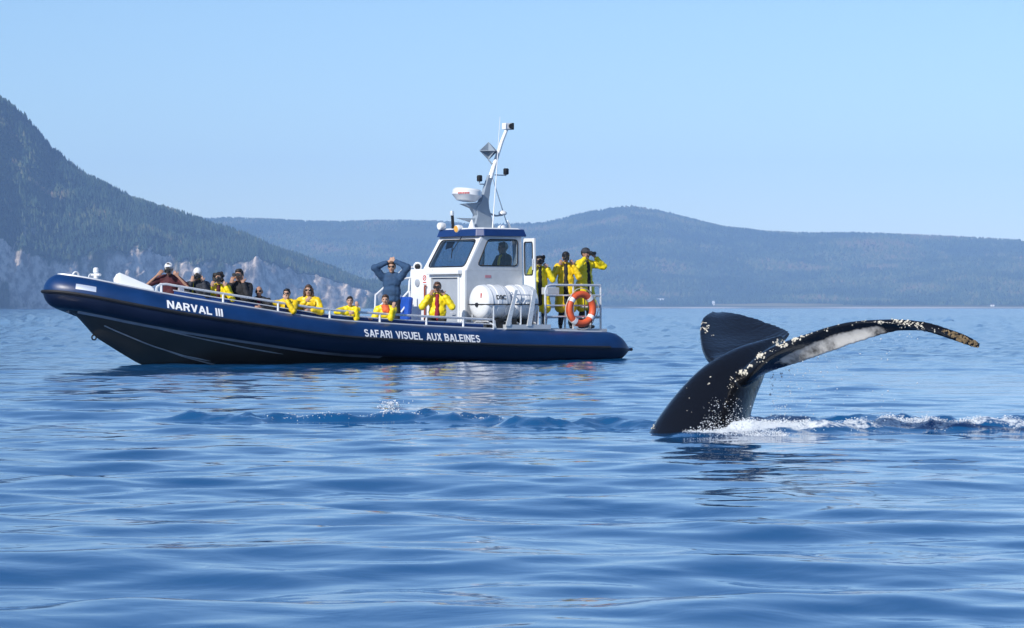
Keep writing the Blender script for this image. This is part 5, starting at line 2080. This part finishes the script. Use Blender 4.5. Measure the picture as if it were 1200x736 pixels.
p = person('dark haired child in yellow jacket, chin on arms folded over the rail', B(410, 347.5, 1.52), face=4, s=.84, lean=22, arms={'L': ((.36, .14, -.40), (.27, .16, .02)), 'R': ((.26, .34, -.10), (.34, -.02, -.12))}, jacket='yellow', hair='hair_dark', group=GP)
p = person('smiling person with orange scarf under yellow jacket, arm over the rail', B(451.5, 345.5, 1.50), face=-4, s=.92, lean=16, arms={'L': ((.34, .12, -.36), (.26, .20, -.02)), 'R': ((.10, .25, -.28), (.20, .28, -.30))}, jacket='yellow', hair='hair_brown', group=GP)
sc_ = Soft().e(p['N'] + Vector((.055, 0, .015)), (.085, .10, .055)).e(p['N'] + Vector((.10, .02, -.06)), (.06, .09, .08))
sc_.fuse('scarf', 'orangecloth', .012, p['body'], 2, wrinkle=.01, wscale=20)
p = person('standing person in navy blue sweater shading eyes with both hands on head', B(459, 306.5, .15), 'stand', face=-4, deck=DECK, lean=0, arms={'L': ((.10, .34, .16), (.07, .06, .30)), 'R': ((.10, .34, .14), (.07, .06, .28))}, jacket='bluesweater', hair='hair_brown', glasses=True)
p = person('person in open yellow jacket over crimson shirt with binoculars by the cabin door', B(512.5, 330.5, 1.15), face=-2, s=1.0, lean=3, arms={'L': ((.14, .32, -.24), (.16, .07, .13)), 'R': ((.14, .32, -.24), (.16, .07, .13))}, jacket='yellow', shirt='crimson', hair='hair_brown', skin='skin_tan')
binoculars(p, 'small black binoculars held over the crimson shirt')
p = person('curly haired person in long yellow coat open over black clothes', B(632.5, 300, .95), 'stand', face=4, deck=AFT, arms=CAM_ARMS, jacket='yellow', shirt='blackcloth', coat=True, hair='hair_dark', hairstyle='curly', group=GS)
photo_camera(p, 'black camera held by the curly haired person')
p = person('person in yellow coat and black cap aiming a long lens', B(663, 295.5, .85), 'stand', face=2, deck=AFT, arms=CAM_ARMS, jacket='gold', shirt='blackcloth', coat=True, headgear='cap', extra='black', skin='skin_tan', group=GS)
photo_camera(p, 'long lens camera held under the black cap')
p = person('person in bright yellow coat and dark cap looking aside through binoculars', B(686.5, 291, .80), 'stand', face=42, deck=AFT, arms={'L': ((.16, .34, -.10), (.17, .09, .14)), 'R': ((.16, .36, -.12), (.17, .08, .14))}, jacket='yellow', shirt='blackcloth', coat=True, headgear='cap', extra='charcoal', skin='skin_tan', group=GS)
binoculars(p, 'black binoculars held up beside the stern rail')
# skipper inside the cabin
p = person('skipper in dark and yellow jacket seen through the cabin side window', B(589, 284, .15), 'stand', face=-60, deck=AFT + .035, arms={'L': ((.10, .28, -.28), (.34, .16, -.26)), 'R': ((.10, .28, -.28), (.34, .16, -.26))}, jacket='charcoal', shirt='gold', hair='hair_grey', skin='skin_tan')

flush()
